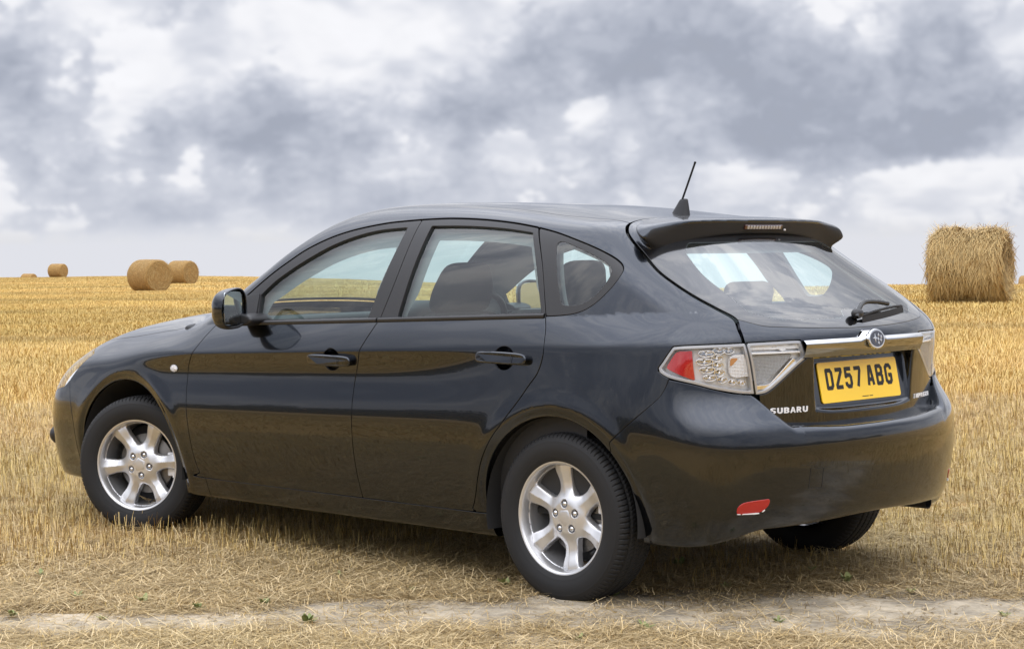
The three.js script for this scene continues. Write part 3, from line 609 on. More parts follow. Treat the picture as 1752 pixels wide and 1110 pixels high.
for (const [x, z, steer, spin] of [[0, -0.747, 0, -0.10], [2.652, -0.747, STEER, 0.42], [0, 0.747, 0, 0.9], [2.588, 0.747, STEER, 2.0]]) {
  const w = proto.clone();
  const turn = new THREE.Matrix4().makeTranslation(x, 0.3035, z).multiply(new THREE.Matrix4().makeRotationY(steer + (z > 0 ? Math.PI : 0))).multiply(new THREE.Matrix4().makeRotationZ(spin));
  w.applyMatrix4(turn);
  const cal = put(w, 'brake_caliper', calG, M.silver);
  const ang = -spin + (z < 0 ? Math.PI : 0) + (x > 1 ? 0 : 0);
  cal.position.set(Math.cos(ang) * 0.142, Math.sin(ang) * 0.142, 0.010); cal.rotation.z = ang + Math.PI;
  car.add(w);
}
// ---------------------------------------------------------------- tail lamps
// a point of the skin for lamp coordinates (u, y), pushed in by depth
function onSkin(u, y, depth = 0, F = body) {
  // walk in along the direction that faces the lamp: x = -(u + s) / 2 ..., with a = s + const
  const base = [(-u) / 2, y, u / 2];                           // a = -u / 2 here, z = -a
  let t = 1.2;
  const at = k => [base[0] - k * 0.7071, y, base[2] - k * 0.7071];
  let lo = 0.2, hi = 1.4;
  for (let k = 0; k < 40; k++) { const m = (lo + hi) / 2; F(...at(m)) > 0 ? hi = m : lo = m; }
  const p = at(hi), g = gradient(F, ...p), l = Math.hypot(...g), n = g.map(c => c / l);
  return { p: p.map((c, i) => c - n[i] * depth), n };
}
{ // moulded ribs of the lamp optics
  const d = new Uint8Array(128 * 128 * 4); for (let y = 0; y < 128; y++) for (let x = 0; x < 128; x++) { const v = 127 + 80 * Math.sin(x / 128 * Math.PI * 10) + 46 * Math.sin(y / 128 * Math.PI * 16), o = (y * 128 + x) * 4; d[o] = d[o + 1] = d[o + 2] = clamp(v, 0, 255); d[o + 3] = 255; }
  const t = new THREE.DataTexture(d, 128, 128); t.wrapS = t.wrapT = THREE.RepeatWrapping; t.magFilter = THREE.LinearFilter; t.needsUpdate = true;
  for (const k of ['frost', 'prism']) { M[k].bumpMap = t; M[k].bumpScale = 0.003; }
}
const lampQs = (x, y, z) => sdLampQ(lampU(x, A(z)), y);
const lampMesh = (sd, g) => clip(skin, (x, y, z) => sd(x, y, z) + g);
function bowl(u, y, ru, ry, depth) {                           // a little mirror cup with a bead in it
  const { p, n } = onSkin(u, y, depth), cup = new THREE.SphereGeometry(1, 20, 8, 0, Math.PI * 2, Math.PI * 0.5, Math.PI * 0.5).rotateX(Math.PI / 2);
  cup.scale(ru, ry, 0.011);
  const rim = new THREE.TorusGeometry(1, 0.10, 6, 28).scale(ru, ry, 0.012), bead = new THREE.SphereGeometry(0.0045, 10, 8).translate(0, 0, -0.004), bar = new THREE.BoxGeometry(ru * 1.5, 0.0022, 0.004).translate(0, 0, -0.003);
  const g = merge([cup, rim, bead, bar]);
  const N = new THREE.Vector3(...n), X = new THREE.Vector3(0, 1, 0).cross(N).normalize(), Y = new THREE.Vector3().crossVectors(N, X);
  g.applyMatrix4(new THREE.Matrix4().makeBasis(X, Y, N)); g.translate(...p);
  return g;
}
function bothSides(name, m, mat, parents) {
  const g = m.isBufferGeometry ? m : geo(m);
  const f = g.clone(); f.scale(1, 1, -1); const ix = f.index; if (ix) { const q = ix.array; for (let i = 0; i < q.length; i += 3) { const s = q[i + 1]; q[i + 1] = q[i + 2]; q[i + 2] = s; } } else { const q = f.toNonIndexed(); }
  const fixed = ix ? f : flipTriangles(f);
  return [put(parents[0], name, g, mat), put(parents[1], name, fixed, mat)];
}
function flipTriangles(g) { for (const k of Object.keys(g.attributes)) { const a = g.attributes[k], n = a.itemSize; for (let i = 0; i < a.count; i += 3) for (let c = 0; c < n; c++) { const s = a.array[(i + 1) * n + c]; a.array[(i + 1) * n + c] = a.array[(i + 2) * n + c]; a.array[(i + 2) * n + c] = s; } } return g; }
{
  const pair = [0, 1].map(() => { const g = new THREE.Group(); g.name = 'tail_lamp'; car.add(g); return g; });
  bothSides('lamp_rim', flange(offset(clipAll(skin, [(x, y, z) => lampQs(x, y, z) + GAP, (x, y, z) => -lampQs(x, y, z) - 0.0105]), -0.001), 0.02), M.bezel, pair);
  bothSides('lamp_lens', offset(lampMesh(lampQs, 0.0095), -0.002), M.lens, pair);
  bothSides('lamp_housing', offset(lampMesh(lampQs, 0.006), -0.030), M.silver, pair);
  const sRed = (x, y, z) => sdLampRed(lampU(x, A(z)), y);
  bothSides('red_reflector', flange(offset(lampMesh(sRed, 0), -0.008), 0.016), M.red, pair);
  const lit = [];
  for (const [u, y, ru, ry] of [[-0.130, 0.918, 0.030, 0.0125], [-0.140, 0.889, 0.031, 0.0125], [-0.126, 0.860, 0.029, 0.012], [-0.112, 0.833, 0.026, 0.012], [-0.066, 0.928, 0.024, 0.0125], [-0.076, 0.902, 0.0215, 0.0125], [-0.072, 0.876, 0.0215, 0.0125], [-0.062, 0.850, 0.0205, 0.0125], [-0.048, 0.825, 0.0195, 0.0115], [-0.014, 0.928, 0.022, 0.0125], [0.006, 0.817, 0.017, 0.0105], [0.052, 0.813, 0.016, 0.0105]]) lit.push([u, y, ru, ry]);
  for (const [u, y, ru, ry] of lit) bothSides('led_bowl', bowl(u, y, ru * 0.92, ry * 0.98, 0.013), M.chrome, pair);
  const turn = polySd(outline([[-0.012, 0.868], [-0.008, 0.900], [0.010, 0.908], corner([0.062, 0.912]), [0.078, 0.872], corner([0.090, 0.836]), [0.02, 0.832], [-0.006, 0.842]]));
  const turnS = (x, y, z) => turn(lampU(x, A(z)), y);
  bothSides('indicator_lens', geo(flange(offset(lampMesh(turnS, 0), -0.010), 0.012), (x, y, z) => [lampU(x, A(z)) / 0.04, y / 0.04]), M.frost, pair);
  const amb = polySd(outline([[-0.010, 0.872], [-0.008, 0.896], [0.008, 0.900], [0.030, 0.898], [0.014, 0.884], [0.002, 0.876]]));
  bothSides('amber_bulb', offset(lampMesh((x, y, z) => amb(lampU(x, A(z)), y), 0), -0.0085), M.amber, pair);
  // the lamp on the tailgate
  const pairH = [0, 1].map(() => { const g = new THREE.Group(); g.name = 'reversing_lamp'; tailgate.add(g); return g; });
  bothSides('lamp_rim', flange(offset(clipAll(skin, [(x, y, z) => lampHs(x, y, z) + GAP, (x, y, z) => -lampHs(x, y, z) - 0.0105]), -0.001), 0.02), M.bezel, pairH);
  bothSides('lamp_lens', offset(lampMesh(lampHs, 0.0095), -0.002), M.lens, pairH);
  bothSides('lamp_housing', offset(lampMesh(lampHs, 0.006), -0.030), M.silver, pairH);
  const ribs = [];
  for (let k = 0; k < 4; k++) { const y0 = 0.940 - k * 0.0085; bothSides('lamp_rib', flange(offset(largest(clip(lampMesh(lampHs, 0.012), (x, y) => A(y - y0) - 0.0026)), -0.012), 0.014), M.silver, pairH); }
  const mid = polySd(outline([corner([0.105, 0.904]), corner([0.335, 0.906]), corner([0.300, 0.878]), [0.215, 0.826], [0.185, 0.812], corner([0.128, 0.804])]));
  bothSides('reversing_reflector', geo(flange(offset(lampMesh((x, y, z) => mid(lampU(x, A(z)), y), 0), -0.020), 0.008), (x, y, z) => [lampU(x, A(z)) / 0.04, y / 0.04]), M.prism, pairH);
  const band = polySd(outline([corner([0.118, 0.800]), [0.190, 0.802], [0.230, 0.822], corner([0.330, 0.890]), corner([0.345, 0.880]), [0.235, 0.806], [0.195, 0.790], corner([0.122, 0.786])]));
  bothSides('lamp_blade', flange(offset(lampMesh((x, y, z) => band(lampU(x, A(z)), y), 0), -0.010), 0.014), M.chrome, pairH);
}
// reflectors in the rear bumper
{
  const R = polySd(outline([corner([0.008, 0.366]), [0.012, 0.388], [0.050, 0.405], corner([0.172, 0.413]), [0.170, 0.397], [0.145, 0.377], [0.108, 0.368]]));
  const m = clip(bp, (x, y, z) => R(lampU(x, A(z)), y));
  const o = offset(m, 0.002);
  bothSides('reflector', flange(o, 0.012), M.red, [bumper, bumper]);
  const chr = clip(bp, (x, y, z) => Math.max(R(lampU(x, A(z)), y + 0.0042), -R(lampU(x, A(z)), y) + 0.001, y - 0.376));
  bothSides('reflector_trim', flange(offset(chr, 0.003), 0.008), M.silver, [bumper, bumper]);
}
// ---------------------------------------------------------------- small parts of the outside
function tube(pts, r, seg = 24, rs = 10) { return new THREE.TubeGeometry(new THREE.CatmullRomCurve3(pts.map(p => new THREE.Vector3(...p))), seg, r, rs); }
function extrude(pts, depth, bevel = 0.001, seg = 2) { const s = new THREE.Shape(pts.map(p => new THREE.Vector2(...p))); return new THREE.ExtrudeGeometry(s, { depth, bevelEnabled: bevel > 0, bevelThickness: bevel, bevelSize: bevel, bevelSegments: seg }); }
// a frame on the body at (x, y) of the left side: origin on the skin, u forward, v up along the skin, n outward
function frameAt(x, y, F = body) {
  let lo = 0.3, hi = 1.2; for (let k = 0; k < 40; k++) { const m = (lo + hi) / 2; F(x, y, -m) > 0 ? hi = m : lo = m; }
  const p = [x, y, -hi], g = gradient(F, ...p), n = new THREE.Vector3(...g).normalize(), v = new THREE.Vector3(0, 1, 0).addScaledVector(n, -n.y).normalize(), u = new THREE.Vector3().crossVectors(v, n);
  return new THREE.Matrix4().makeBasis(u, v, n).setPosition(...p);   // u points to the rear
}
const frameBack = (y, z, F = body) => {
  let lo = -1.2, hi = 0; for (let k = 0; k < 40; k++) { const m = (lo + hi) / 2; F(m, y, z) > 0 ? lo = m : hi = m; }
  const p = [lo, y, z], g = gradient(F, ...p), n = new THREE.Vector3(...g).normalize(), u = new THREE.Vector3(0, 0, 1).addScaledVector(n, -n.z).normalize(), v = new THREE.Vector3().crossVectors(n, u); if (v.y < 0) v.negate();
  return new THREE.Matrix4().makeBasis(u, v, n).setPosition(...p);
};
const placed = (g, m) => { const q = g.clone(); q.applyMatrix4(m); return q; };
// ---- door handles: a dished cup and a pull bar over it
{
  const bar = outline([[-0.122, -0.004], [-0.116, 0.0125], [-0.06, 0.0165], [0.04, 0.0165], [0.105, 0.0125], [0.121, 0.004], [0.121, -0.010], [0.105, -0.0155], [0.04, -0.0165], [-0.06, -0.0155], [-0.114, -0.0135]], 4);
  for (const [x, y, pair] of [[1.222, 0.838, wing], [0.257, 0.878, back]]) {
    const m = frameAt(x, y), m2 = m.clone();
    const dish = new THREE.SphereGeometry(1, 32, 12, 0, Math.PI * 2, Math.PI / 2, Math.PI / 2).rotateX(Math.PI / 2).scale(0.0555, 0.0475, 0.016);
    bothSides('handle_cup', placed(dish.translate(0, 0, -0.003), m), M.paint, pair);
    const g = extrude(bar, 0.016, 0.006, 4); g.translate(0, 0, 0.010);
    const pos = g.attributes.position; for (let i = 0; i < pos.count; i++) pos.setZ(i, pos.getZ(i) - 0.55 * pos.getX(i) ** 2);
    g.computeVertexNormals();
    bothSides('door_handle', placed(g, m), M.paint, pair);
    const foot = new RoundedBoxGeometry(0.05, 0.022, 0.02, 3, 0.005);
    bothSides('handle_foot', placed(merge([foot.clone().translate(-0.088, 0, 0.006), foot.clone().translate(0.09, 0, 0.006)]), m), M.paint, pair);
    bothSides('handle_joint', placed(new THREE.BoxGeometry(0.0016, 0.031, 0.001).translate(0.062, 0.0005, 0.0302), m), M.dark, pair);
  }
}
// ---- side repeaters
{
  const m = frameAt(2.284, 0.760), g = new THREE.SphereGeometry(1, 28, 12, 0, Math.PI * 2, 0, Math.PI / 2).rotateX(Math.PI / 2).scale(0.027, 0.0165, 0.008);
  const pr = [car, car]; bothSides('side_repeater', placed(g, m), M.frost, pr);
  bothSides('side_repeater_rim', placed(new THREE.TorusGeometry(1, 0.07, 8, 36).scale(0.0275, 0.017, 0.04), m), M.trim, pr);
}
// ---- fog lamp bezels in the front bumper
bothSides('fog_lamp_bezel', (() => { const g = new THREE.SphereGeometry(1, 24, 14).scale(0.050, 0.055, 0.075); g.translate(3.435, 0.385, -0.672); return g; })(), M.trim, [car, car]);
// ---- door mirrors
{
  const F = (x, y, z) => {                                     // housing: a shell cut off flat towards the rear
    const X = (x - 1.772) / 0.072, Y = (y - 1.036 + 0.10 * (z + 0.925) * -1) / 0.086, Z = (z + 0.925) / 0.090;
    const r = Math.pow(Math.abs(X) ** 2.3 + Math.abs(Y) ** 2.9 + Math.abs(Z) ** 2.7, 1 / 2.6);
    let f = (r - 1) * 0.09;
    f = smax(f, (1.752 + (z + 0.925) * 0.36 + (y - 1.04) * 0.05) - x, 0.014);
    const X2 = x - 1.752 - (z + 0.925) * 0.36, cav = Math.max(Math.pow(Math.abs(Y * 1.14) ** 3 + Math.abs(Z * 1.12) ** 3, 1 / 3) - 1, -1) * 0.09;
    f = smax(f, -smax(cav, X2 - 0.022, 0.006), 0.006);
    return f;
  };
  const m = nets(F, [1.68, 0.92, -1.05], [1.90, 1.16, -0.80], 0.005, 3);
  const low = (x, y, z) => y - 0.995;
  const pairM = [wing[0], wing[1]];
  const housing = clip(m, (x, y, z) => 0.972 - y), base = clip(m, (x, y, z) => y - 0.972);
  const made = bothSides('door_mirror', housing, M.paint, pairM);
  bothSides('mirror_base', base, M.trim, made);
  const glassM = outline([[-0.072, -0.060], [-0.074, 0.05], [-0.05, 0.068], [0.04, 0.068], [0.070, 0.05], [0.074, -0.02], [0.066, -0.060], [0.0, -0.066]], 5);
  const g = extrude(glassM, 0.004, 0.001);
  const T = new THREE.Matrix4().makeTranslation(1.770, 1.037, -0.925).multiply(new THREE.Matrix4().makeRotationY(-Math.PI / 2 + 0.36));
  bothSides('mirror_glass', placed(g, T), M.mirror, made);
  // arm and the black triangle at the front corner of the window
  const arm = nets((x, y, z) => { const q = Math.hypot((x - 1.80) / 1.5, (y - 0.985) / 0.55) - 0.048; return smax(smax(q, -0.87 - z, 0.02), z + 0.745, 0.01); }, [1.68, 0.92, -0.93], [1.92, 1.05, -0.72], 0.008, 3);
  bothSides('mirror_arm', arm, M.trim, made);
  const sail = polySd(outline([corner([1.792, 0.975]), [1.803, 1.040], corner([1.812, 1.092]), corner([1.905, 1.082]), [1.965, 1.02], corner([2.005, 0.972])]));
  bothSides('window_corner_cover', flange(offset(clip(skin, (x, y) => sail(x, y)), 0.004), 0.012), M.trim, pairM);
}
// ---- aerial
{
  const F = (x, y, z) => { const h = (y - 1.405) / 0.062, X = (x - 0.105 + 0.018 * h) / (0.047 * Math.max(0.05, 1 - h * 0.55)), Z = z / (0.024 * Math.max(0.05, 1 - h * 0.75)); return smax((Math.hypot(X, Z) - 1) * 0.02, y - 1.472, 0.012); };
  const base = put(car, 'aerial_base', nets(F, [0.0, 1.395, -0.05], [0.20, 1.49, 0.05], 0.005, 3), M.trim);
  const from = new THREE.Vector3(0.098, 1.462, 0), to = new THREE.Vector3(0.030, 1.612, 0);
  put(base, 'aerial_rod', tube([[from.x, from.y, 0], [0.066, 1.532, 0], [to.x, to.y, 0]], 0.0042, 12, 10), M.rubber);
  put(base, 'aerial_tip', new THREE.SphereGeometry(0.0052, 12, 8).translate(to.x, to.y, 0), M.rubber);
}
// ---- brake lamp in the spoiler
{
  const mk = (y, z, w, h, d) => { const m = frameBack(y, z, spoilerF); return { m, g: new RoundedBoxGeometry(w, h, d, 3, 0.003) }; };
  const { m } = mk(1.3565, 0, 0, 0, 0);
  const lamp = put(spoiler, 'brake_lamp', placed(new RoundedBoxGeometry(0.235, 0.019, 0.010, 3, 0.004), m), M.smoke);
  for (let k = 0; k < 12; k++) put(lamp, 'lamp_segment', placed(new RoundedBoxGeometry(0.013, 0.013, 0.004, 2, 0.0015).translate(-0.099 + k * 0.018, 0, 0.0045), m), M.bezel);
  put(spoiler, 'spoiler_washer_jet', placed(new RoundedBoxGeometry(0.008, 0.006, 0.006, 2, 0.001).translate(0.137, -0.010, 0.003), m), M.silver);
}
// ---- chrome bar with its round badge
{
  // the bar follows the tailgate: strip between two curves of y, from z = -0.378 to 0.378
  const N = 220, prof = [[0.0, -0.002], [0.0035, 0.010], [0.002, 0.017], [-0.001, 0.017], [-0.002, 0.016]];
  const build = (y0f, y1f, out) => {
    const p = [], t = [], K = out.length;
    for (let i = 0; i <= N; i++) {
      const z = -0.379 + 0.758 * i / N, e = Math.abs(z);
      for (let k = 0; k < K; k++) {
        const [f, d] = out[k], y = y0f(e) + (y1f(e) - y0f(e)) * f;
        p.push(rearX(Math.max(y, 0.9), e) - d, y, z);
      }
      if (i) for (let k = 0; k < K - 1; k++) { const a = (i - 1) * K + k, b = a + K; t.push(a, b, a + 1, b, b + 1, a + 1); }
    }
    const g = new THREE.BufferGeometry(); g.setAttribute('position', new THREE.Float32BufferAttribute(p, 3)); g.setIndex(t); g.computeVertexNormals();
    return g;
  };
  const bulge = e => 0.023 * sstep(0.092, 0.030, e);
  const top = e => 0.9535 + 0.0015 * (1 - (e / 0.38) ** 2) + bulge(e), mid = e => 0.9405 + bulge(e) * 0.6, low = e => 0.8885 + 0.0 * e;
  M.chrome.side = THREE.DoubleSide;
  const bar = put(tailgate, 'chrome_bar', build(top, mid, [[0, -0.004], [0.03, 0.008], [0.12, 0.0125], [0.5, 0.0165], [0.88, 0.0185], [1, 0.0185]]), M.chrome);
  put(bar, 'chrome_bar_face', build(mid, low, [[0, 0.0185], [0.06, 0.0200], [0.5, 0.0130], [0.9, 0.0040], [1, -0.001], [1.01, -0.03]]), M.dimmedchrome);  // face colour darkened to imitate the dull ground it mirrors
  const m = frameBack(0.9405, 0).multiply(new THREE.Matrix4().makeTranslation(0, 0, 0.021));
  const bg = new THREE.Group(); bg.name = 'badge'; tailgate.add(bg);
  const oval = (rx, ry, d, b) => { const s = []; for (let k = 0; k < 56; k++) { const a = k / 56 * 2 * Math.PI; s.push([Math.cos(a) * rx, Math.sin(a) * ry]); } return extrude(s, d, b, 4); };
  const tilt = m.clone().multiply(new THREE.Matrix4().makeRotationX(0.06));
  put(bg, 'badge_ring', placed(oval(0.0475, 0.0335, 0.004, 0.004), tilt), M.chrome);
  put(bg, 'badge_field', placed(oval(0.0425, 0.0285, 0.0015, 0.001).translate(0, 0, 0.0068), tilt), M.emblem);
  const star = (r, w) => { const s = []; for (let k = 0; k < 8; k++) { const a = Math.PI / 2 + k * Math.PI / 4, q = k % 2 ? w : r; s.push([Math.cos(a) * q, Math.sin(a) * q]); } return extrude(s, 0.0012, 0.0004, 1); };
  // seen from behind, u (= +z) runs to the right
  put(bg, 'badge_star', placed(star(0.017, 0.0042).translate(-0.013, 0.003, 0.0088), tilt), M.chrome);
  for (const [u, v] of [[0.010, 0.013], [0.026, 0.006], [0.006, -0.002], [0.022, -0.006], [0.006, -0.016]]) put(bg, 'badge_star', placed(star(0.0072, 0.0021).translate(u, v, 0.0088), tilt), M.chrome);
}
// ---- number plate and lettering
{
  const x0 = -0.7165, n = new THREE.Vector3(-0.146, 0.0291, 0).normalize();
  const nn = new THREE.Vector3(-0.9808, 0.195, 0).normalize(), u = new THREE.Vector3(0, 0, 1), v = new THREE.Vector3().crossVectors(nn, u).normalize(); if (v.y < 0) v.negate();
  const c = new THREE.Vector3((-0.7139 - 0.7429) / 2 - 0.004, (0.8660 + 0.7204) / 2, 0);
  const m = new THREE.Matrix4().makeBasis(u, v, nn).setPosition(c);
  const W = 0.508, Hh = 0.146;
  const rect = (w, h, r) => { const s = new THREE.Shape(), a = w / 2, b = h / 2; s.moveTo(-a + r, -b); s.lineTo(a - r, -b); s.absarc(a - r, -b + r, r, -Math.PI / 2, 0); s.lineTo(a, b - r); s.absarc(a - r, b - r, r, 0, Math.PI / 2); s.lineTo(-a + r, b); s.absarc(-a + r, b - r, r, Math.PI / 2, Math.PI); s.lineTo(-a, -b + r); s.absarc(-a + r, -b + r, r, Math.PI, 1.5 * Math.PI); return new THREE.ExtrudeGeometry(s, { depth: 0.003, bevelEnabled: true, bevelSize: 0.0008, bevelThickness: 0.0008, bevelSegments: 2, curveSegments: 6 }); };
  const plate = put(tailgate, 'number_plate', placed(rect(W, Hh, 0.011), m), M.plate);
  // characters of the standard face, drawn as strokes 14 mm wide in a cell 50 x 79 mm
  const S = 0.0150, Wc = 0.047, Hc = 0.079;
  const glyph = {
    D: [[[0, 0], [0, Hc]], [[0, Hc], [0.024, Hc], [Wc - S, Hc - 0.012], [Wc - S, 0.012], [0.024, 0], [0, 0]].map(p => p)],
    Z: [[[0, Hc], [Wc - S, Hc], [Wc - S, Hc - 0.010], [0, 0.010], [0, 0], [Wc - S, 0]]],
    5: [[[Wc - S, Hc], [0.002, Hc], [0, 0.046], [0.012, 0.051], [0.026, 0.050], [Wc - S, 0.040], [Wc - S, 0.013], [0.026, 0], [0.010, 0], [0, 0.010], [0, 0.016]]],
    7: [[[0, Hc], [Wc - S, Hc], [Wc - S, Hc - 0.012], [0.013, 0]]],
    A: [[[0, 0], [0.011, Hc], [Wc - S - 0.011, Hc], [Wc - S, 0]], [[0.004, 0.022], [Wc - S - 0.004, 0.022]]],
    B: [[[0, 0], [0, Hc]], [[0, Hc], [0.024, Hc], [Wc - S - 0.001, Hc - 0.010], [Wc - S - 0.001, 0.052], [0.025, 0.042], [0, 0.042]], [[0.025, 0.042], [Wc - S, 0.032], [Wc - S, 0.010], [0.025, 0], [0, 0]]],
    G: [[[Wc - S, Hc - 0.016], [Wc - S, Hc - 0.010], [0.025, Hc], [0.009, Hc], [0, Hc - 0.010], [0, 0.010], [0.009, 0], [0.025, 0], [Wc - S, 0.010], [Wc - S, 0.034], [0.019, 0.034]]],
  };
  // a stroke: boxes along the segments with square mitres
  const stroke = pts => {
    const out = [];
    for (let i = 0; i < pts.length - 1; i++) {
      const [a, b] = [pts[i], pts[i + 1]], dx = b[0] - a[0], dy = (b[1] - a[1]) * (Hc - S) / Hc, l = Math.hypot(dx, dy), g = new THREE.BoxGeometry(l + S * (i === 0 || i === pts.length - 2 ? 0.5 : 0.55) * 1.0, S, 0.0006);
      g.rotateZ(Math.atan2(dy, dx)); g.translate((a[0] + b[0]) / 2 + S / 2, (a[1] + b[1]) / 2 * (Hc - S) / Hc + S / 2, 0.0042 + i * 0.00002); out.push(g);
      const j = new THREE.CylinderGeometry(S / 2, S / 2, 0.0006, 14).rotateX(Math.PI / 2).translate(b[0] + S / 2, b[1] * (Hc - S) / Hc + S / 2, 0.00421 + i * 0.00002); if (i < pts.length - 2) out.push(j);
    }
    return out;
  };
  const cells = [['D', 0], ['Z', 0.060], ['5', 0.120], ['7', 0.180], ['A', 0.262], ['B', 0.322], ['G', 0.382]];
  for (const [ch, off] of cells) { const g = merge(glyph[ch].flatMap((s, k) => stroke(s).map(q => q.translate(0, 0, k * 0.00012)))); g.translate(-0.2145 + off, -0.028, 0); put(plate, 'plate_character', placed(g, m), M.letter); }
  const font = await new FontLoader().loadAsync('fonts/droid/droid_sans_bold.typeface.json');
  const text = (str, size, depth, bevel) => { const g = new TextGeometry(str, { font, size, depth, curveSegments: 4, bevelEnabled: bevel > 0, bevelSize: bevel, bevelThickness: bevel, bevelSegments: 1 }); g.computeBoundingBox(); const b = g.boundingBox; g.translate(-(b.min.x + b.max.x) / 2, -(b.min.y + b.max.y) / 2, 0); return g; };
  put(plate, 'maker_print', placed(merge([...Array(9)].map((_, k) => new THREE.BoxGeometry(0.0058, 0.0032, 0.0005).translate(0.002 + k * 0.0072 + (k > 5 ? 0.004 : 0), -0.062, 0.0042))), m), M.letter);
  // raised letters on the tailgate: each letter sits on the curved panel
  const wide = (str, z0, z1, y, size, name, sx, seed) => {
    const n = str.length, holder = new THREE.Group(); holder.name = name; tailgate.add(holder);
    for (let k = 0; k < n; k++) {
      const z = z0 + (z1 - z0) * (k + 0.5) / n, f = frameBack(y, z);
      const g = text(str[k], size, 0.0018, 0.0004); const b = g.boundingBox, w = b.max.x - b.min.x; g.scale(Math.abs(z1 - z0) / n * 0.86 / w * (str[k] === 'I' ? 0.35 : 1), 1, 1); g.translate(0, 0, 0.0006);
      put(holder, 'letter', placed(g, f), M.silver);
    }
  };
  wide('SUBARU', -0.515, -0.345, 0.7105, 0.0195, 'maker_lettering');
  wide('IMPREZA', 0.330, 0.512, 0.7125, 0.0160, 'model_lettering');
}
// ---- rear wiper
{
  const pv = frameBack(1.006, -0.03), P = (v, u, n) => new THREE.Vector3(u, v, n).applyMatrix4(pv).toArray();
  const onGlass = (y, z, h) => { const f = frameBack(y, z); return new THREE.Vector3(0, 0, h).applyMatrix4(f).toArray(); };
  const w = new THREE.Group(); w.name = 'rear_wiper'; tailgate.add(w);
  const cap = nets((x, y, z) => { const a = [x, y, z], c = onGlass(1.022, -0.02, 0.02); return smax(Math.hypot((x - c[0]) / 1.0, (y - c[1]) / 0.95, (z - c[2]) / 1.35) - 0.0205, -1, 0.001); }, [-0.82, 0.97, -0.08], [-0.68, 1.08, 0.05], 0.005, 3);
  put(w, 'wiper_pivot', cap, M.trim);
  const armPts = [[1.010, -0.045, 0.02], [1.030, -0.005, 0.034], [1.046, 0.05, 0.036], [1.050, 0.14, 0.032], [1.045, 0.235, 0.026]].map(q => onGlass(...q));
  const armG = tube(armPts, 0.0085, 30, 10); put(w, 'wiper_arm', armG, M.trim);
  const bl = [[1.016, 0.0, 0.016], [1.026, 0.10, 0.018], [1.034, 0.20, 0.018], [1.040, 0.30, 0.016], [1.042, 0.37, 0.012]].map(q => onGlass(...q));
  put(w, 'wiper_blade', tube(bl, 0.0052, 30, 8), M.rubber);
  const rub = []; const NB = 24; { const p = [], t = []; for (let i = 0; i <= NB; i++) { const k = i / NB, y = 1.014 + 0.026 * k, z = 0.37 * k; const a = onGlass(y, z, 0.016), b = onGlass(y - 0.012, z, 0.001); p.push(...a, ...b); if (i) t.push(2 * i - 2, 2 * i - 1, 2 * i, 2 * i, 2 * i - 1, 2 * i + 1); } const g = new THREE.BufferGeometry(); g.setAttribute('position', new THREE.Float32BufferAttribute(p, 3)); g.setIndex(t); g.computeVertexNormals(); M.rubber.side = THREE.DoubleSide; put(w, 'wiper_rubber', g, M.rubber); }
}
// ---- exhaust, towing cover, under the bumper
{
  const pipe = (x, y, z) => lathe([[0, 0.022], [0.0, 0.025], [0.16, 0.025], [0.16, 0.022], [0.0, 0.022]], 36).rotateY(Math.PI / 2).rotateY(0).translate(x, y, z);
  put(car, 'exhaust_pipe', pipe(-0.715, 0.289, 0.50).rotateZ(0), M.trim);
  put(car, 'silencer', new THREE.CapsuleGeometry(0.085, 0.34, 6, 24).rotateX(Math.PI / 2).scale(1.25, 0.7, 1).translate(-0.52, 0.315, 0.22), M.disc);
  const m = frameBack(0.475, -0.40, bumperF), sq = new THREE.Shape(); const a = 0.031, b = 0.036; sq.moveTo(-a, -b); sq.lineTo(a, -b); sq.lineTo(a, b); sq.lineTo(-a, b); const hole = new THREE.Path(); const c = 0.0298, d = 0.0348; hole.moveTo(-c, -d); hole.lineTo(c, -d); hole.lineTo(c, d); hole.lineTo(-c, d); sq.holes.push(hole);
  put(bumper, 'towing_eye_seam', placed(new THREE.ExtrudeGeometry(sq, { depth: 0.0006, bevelEnabled: false }), m), M.dark);
}
// ---------------------------------------------------------------- inside the cabin

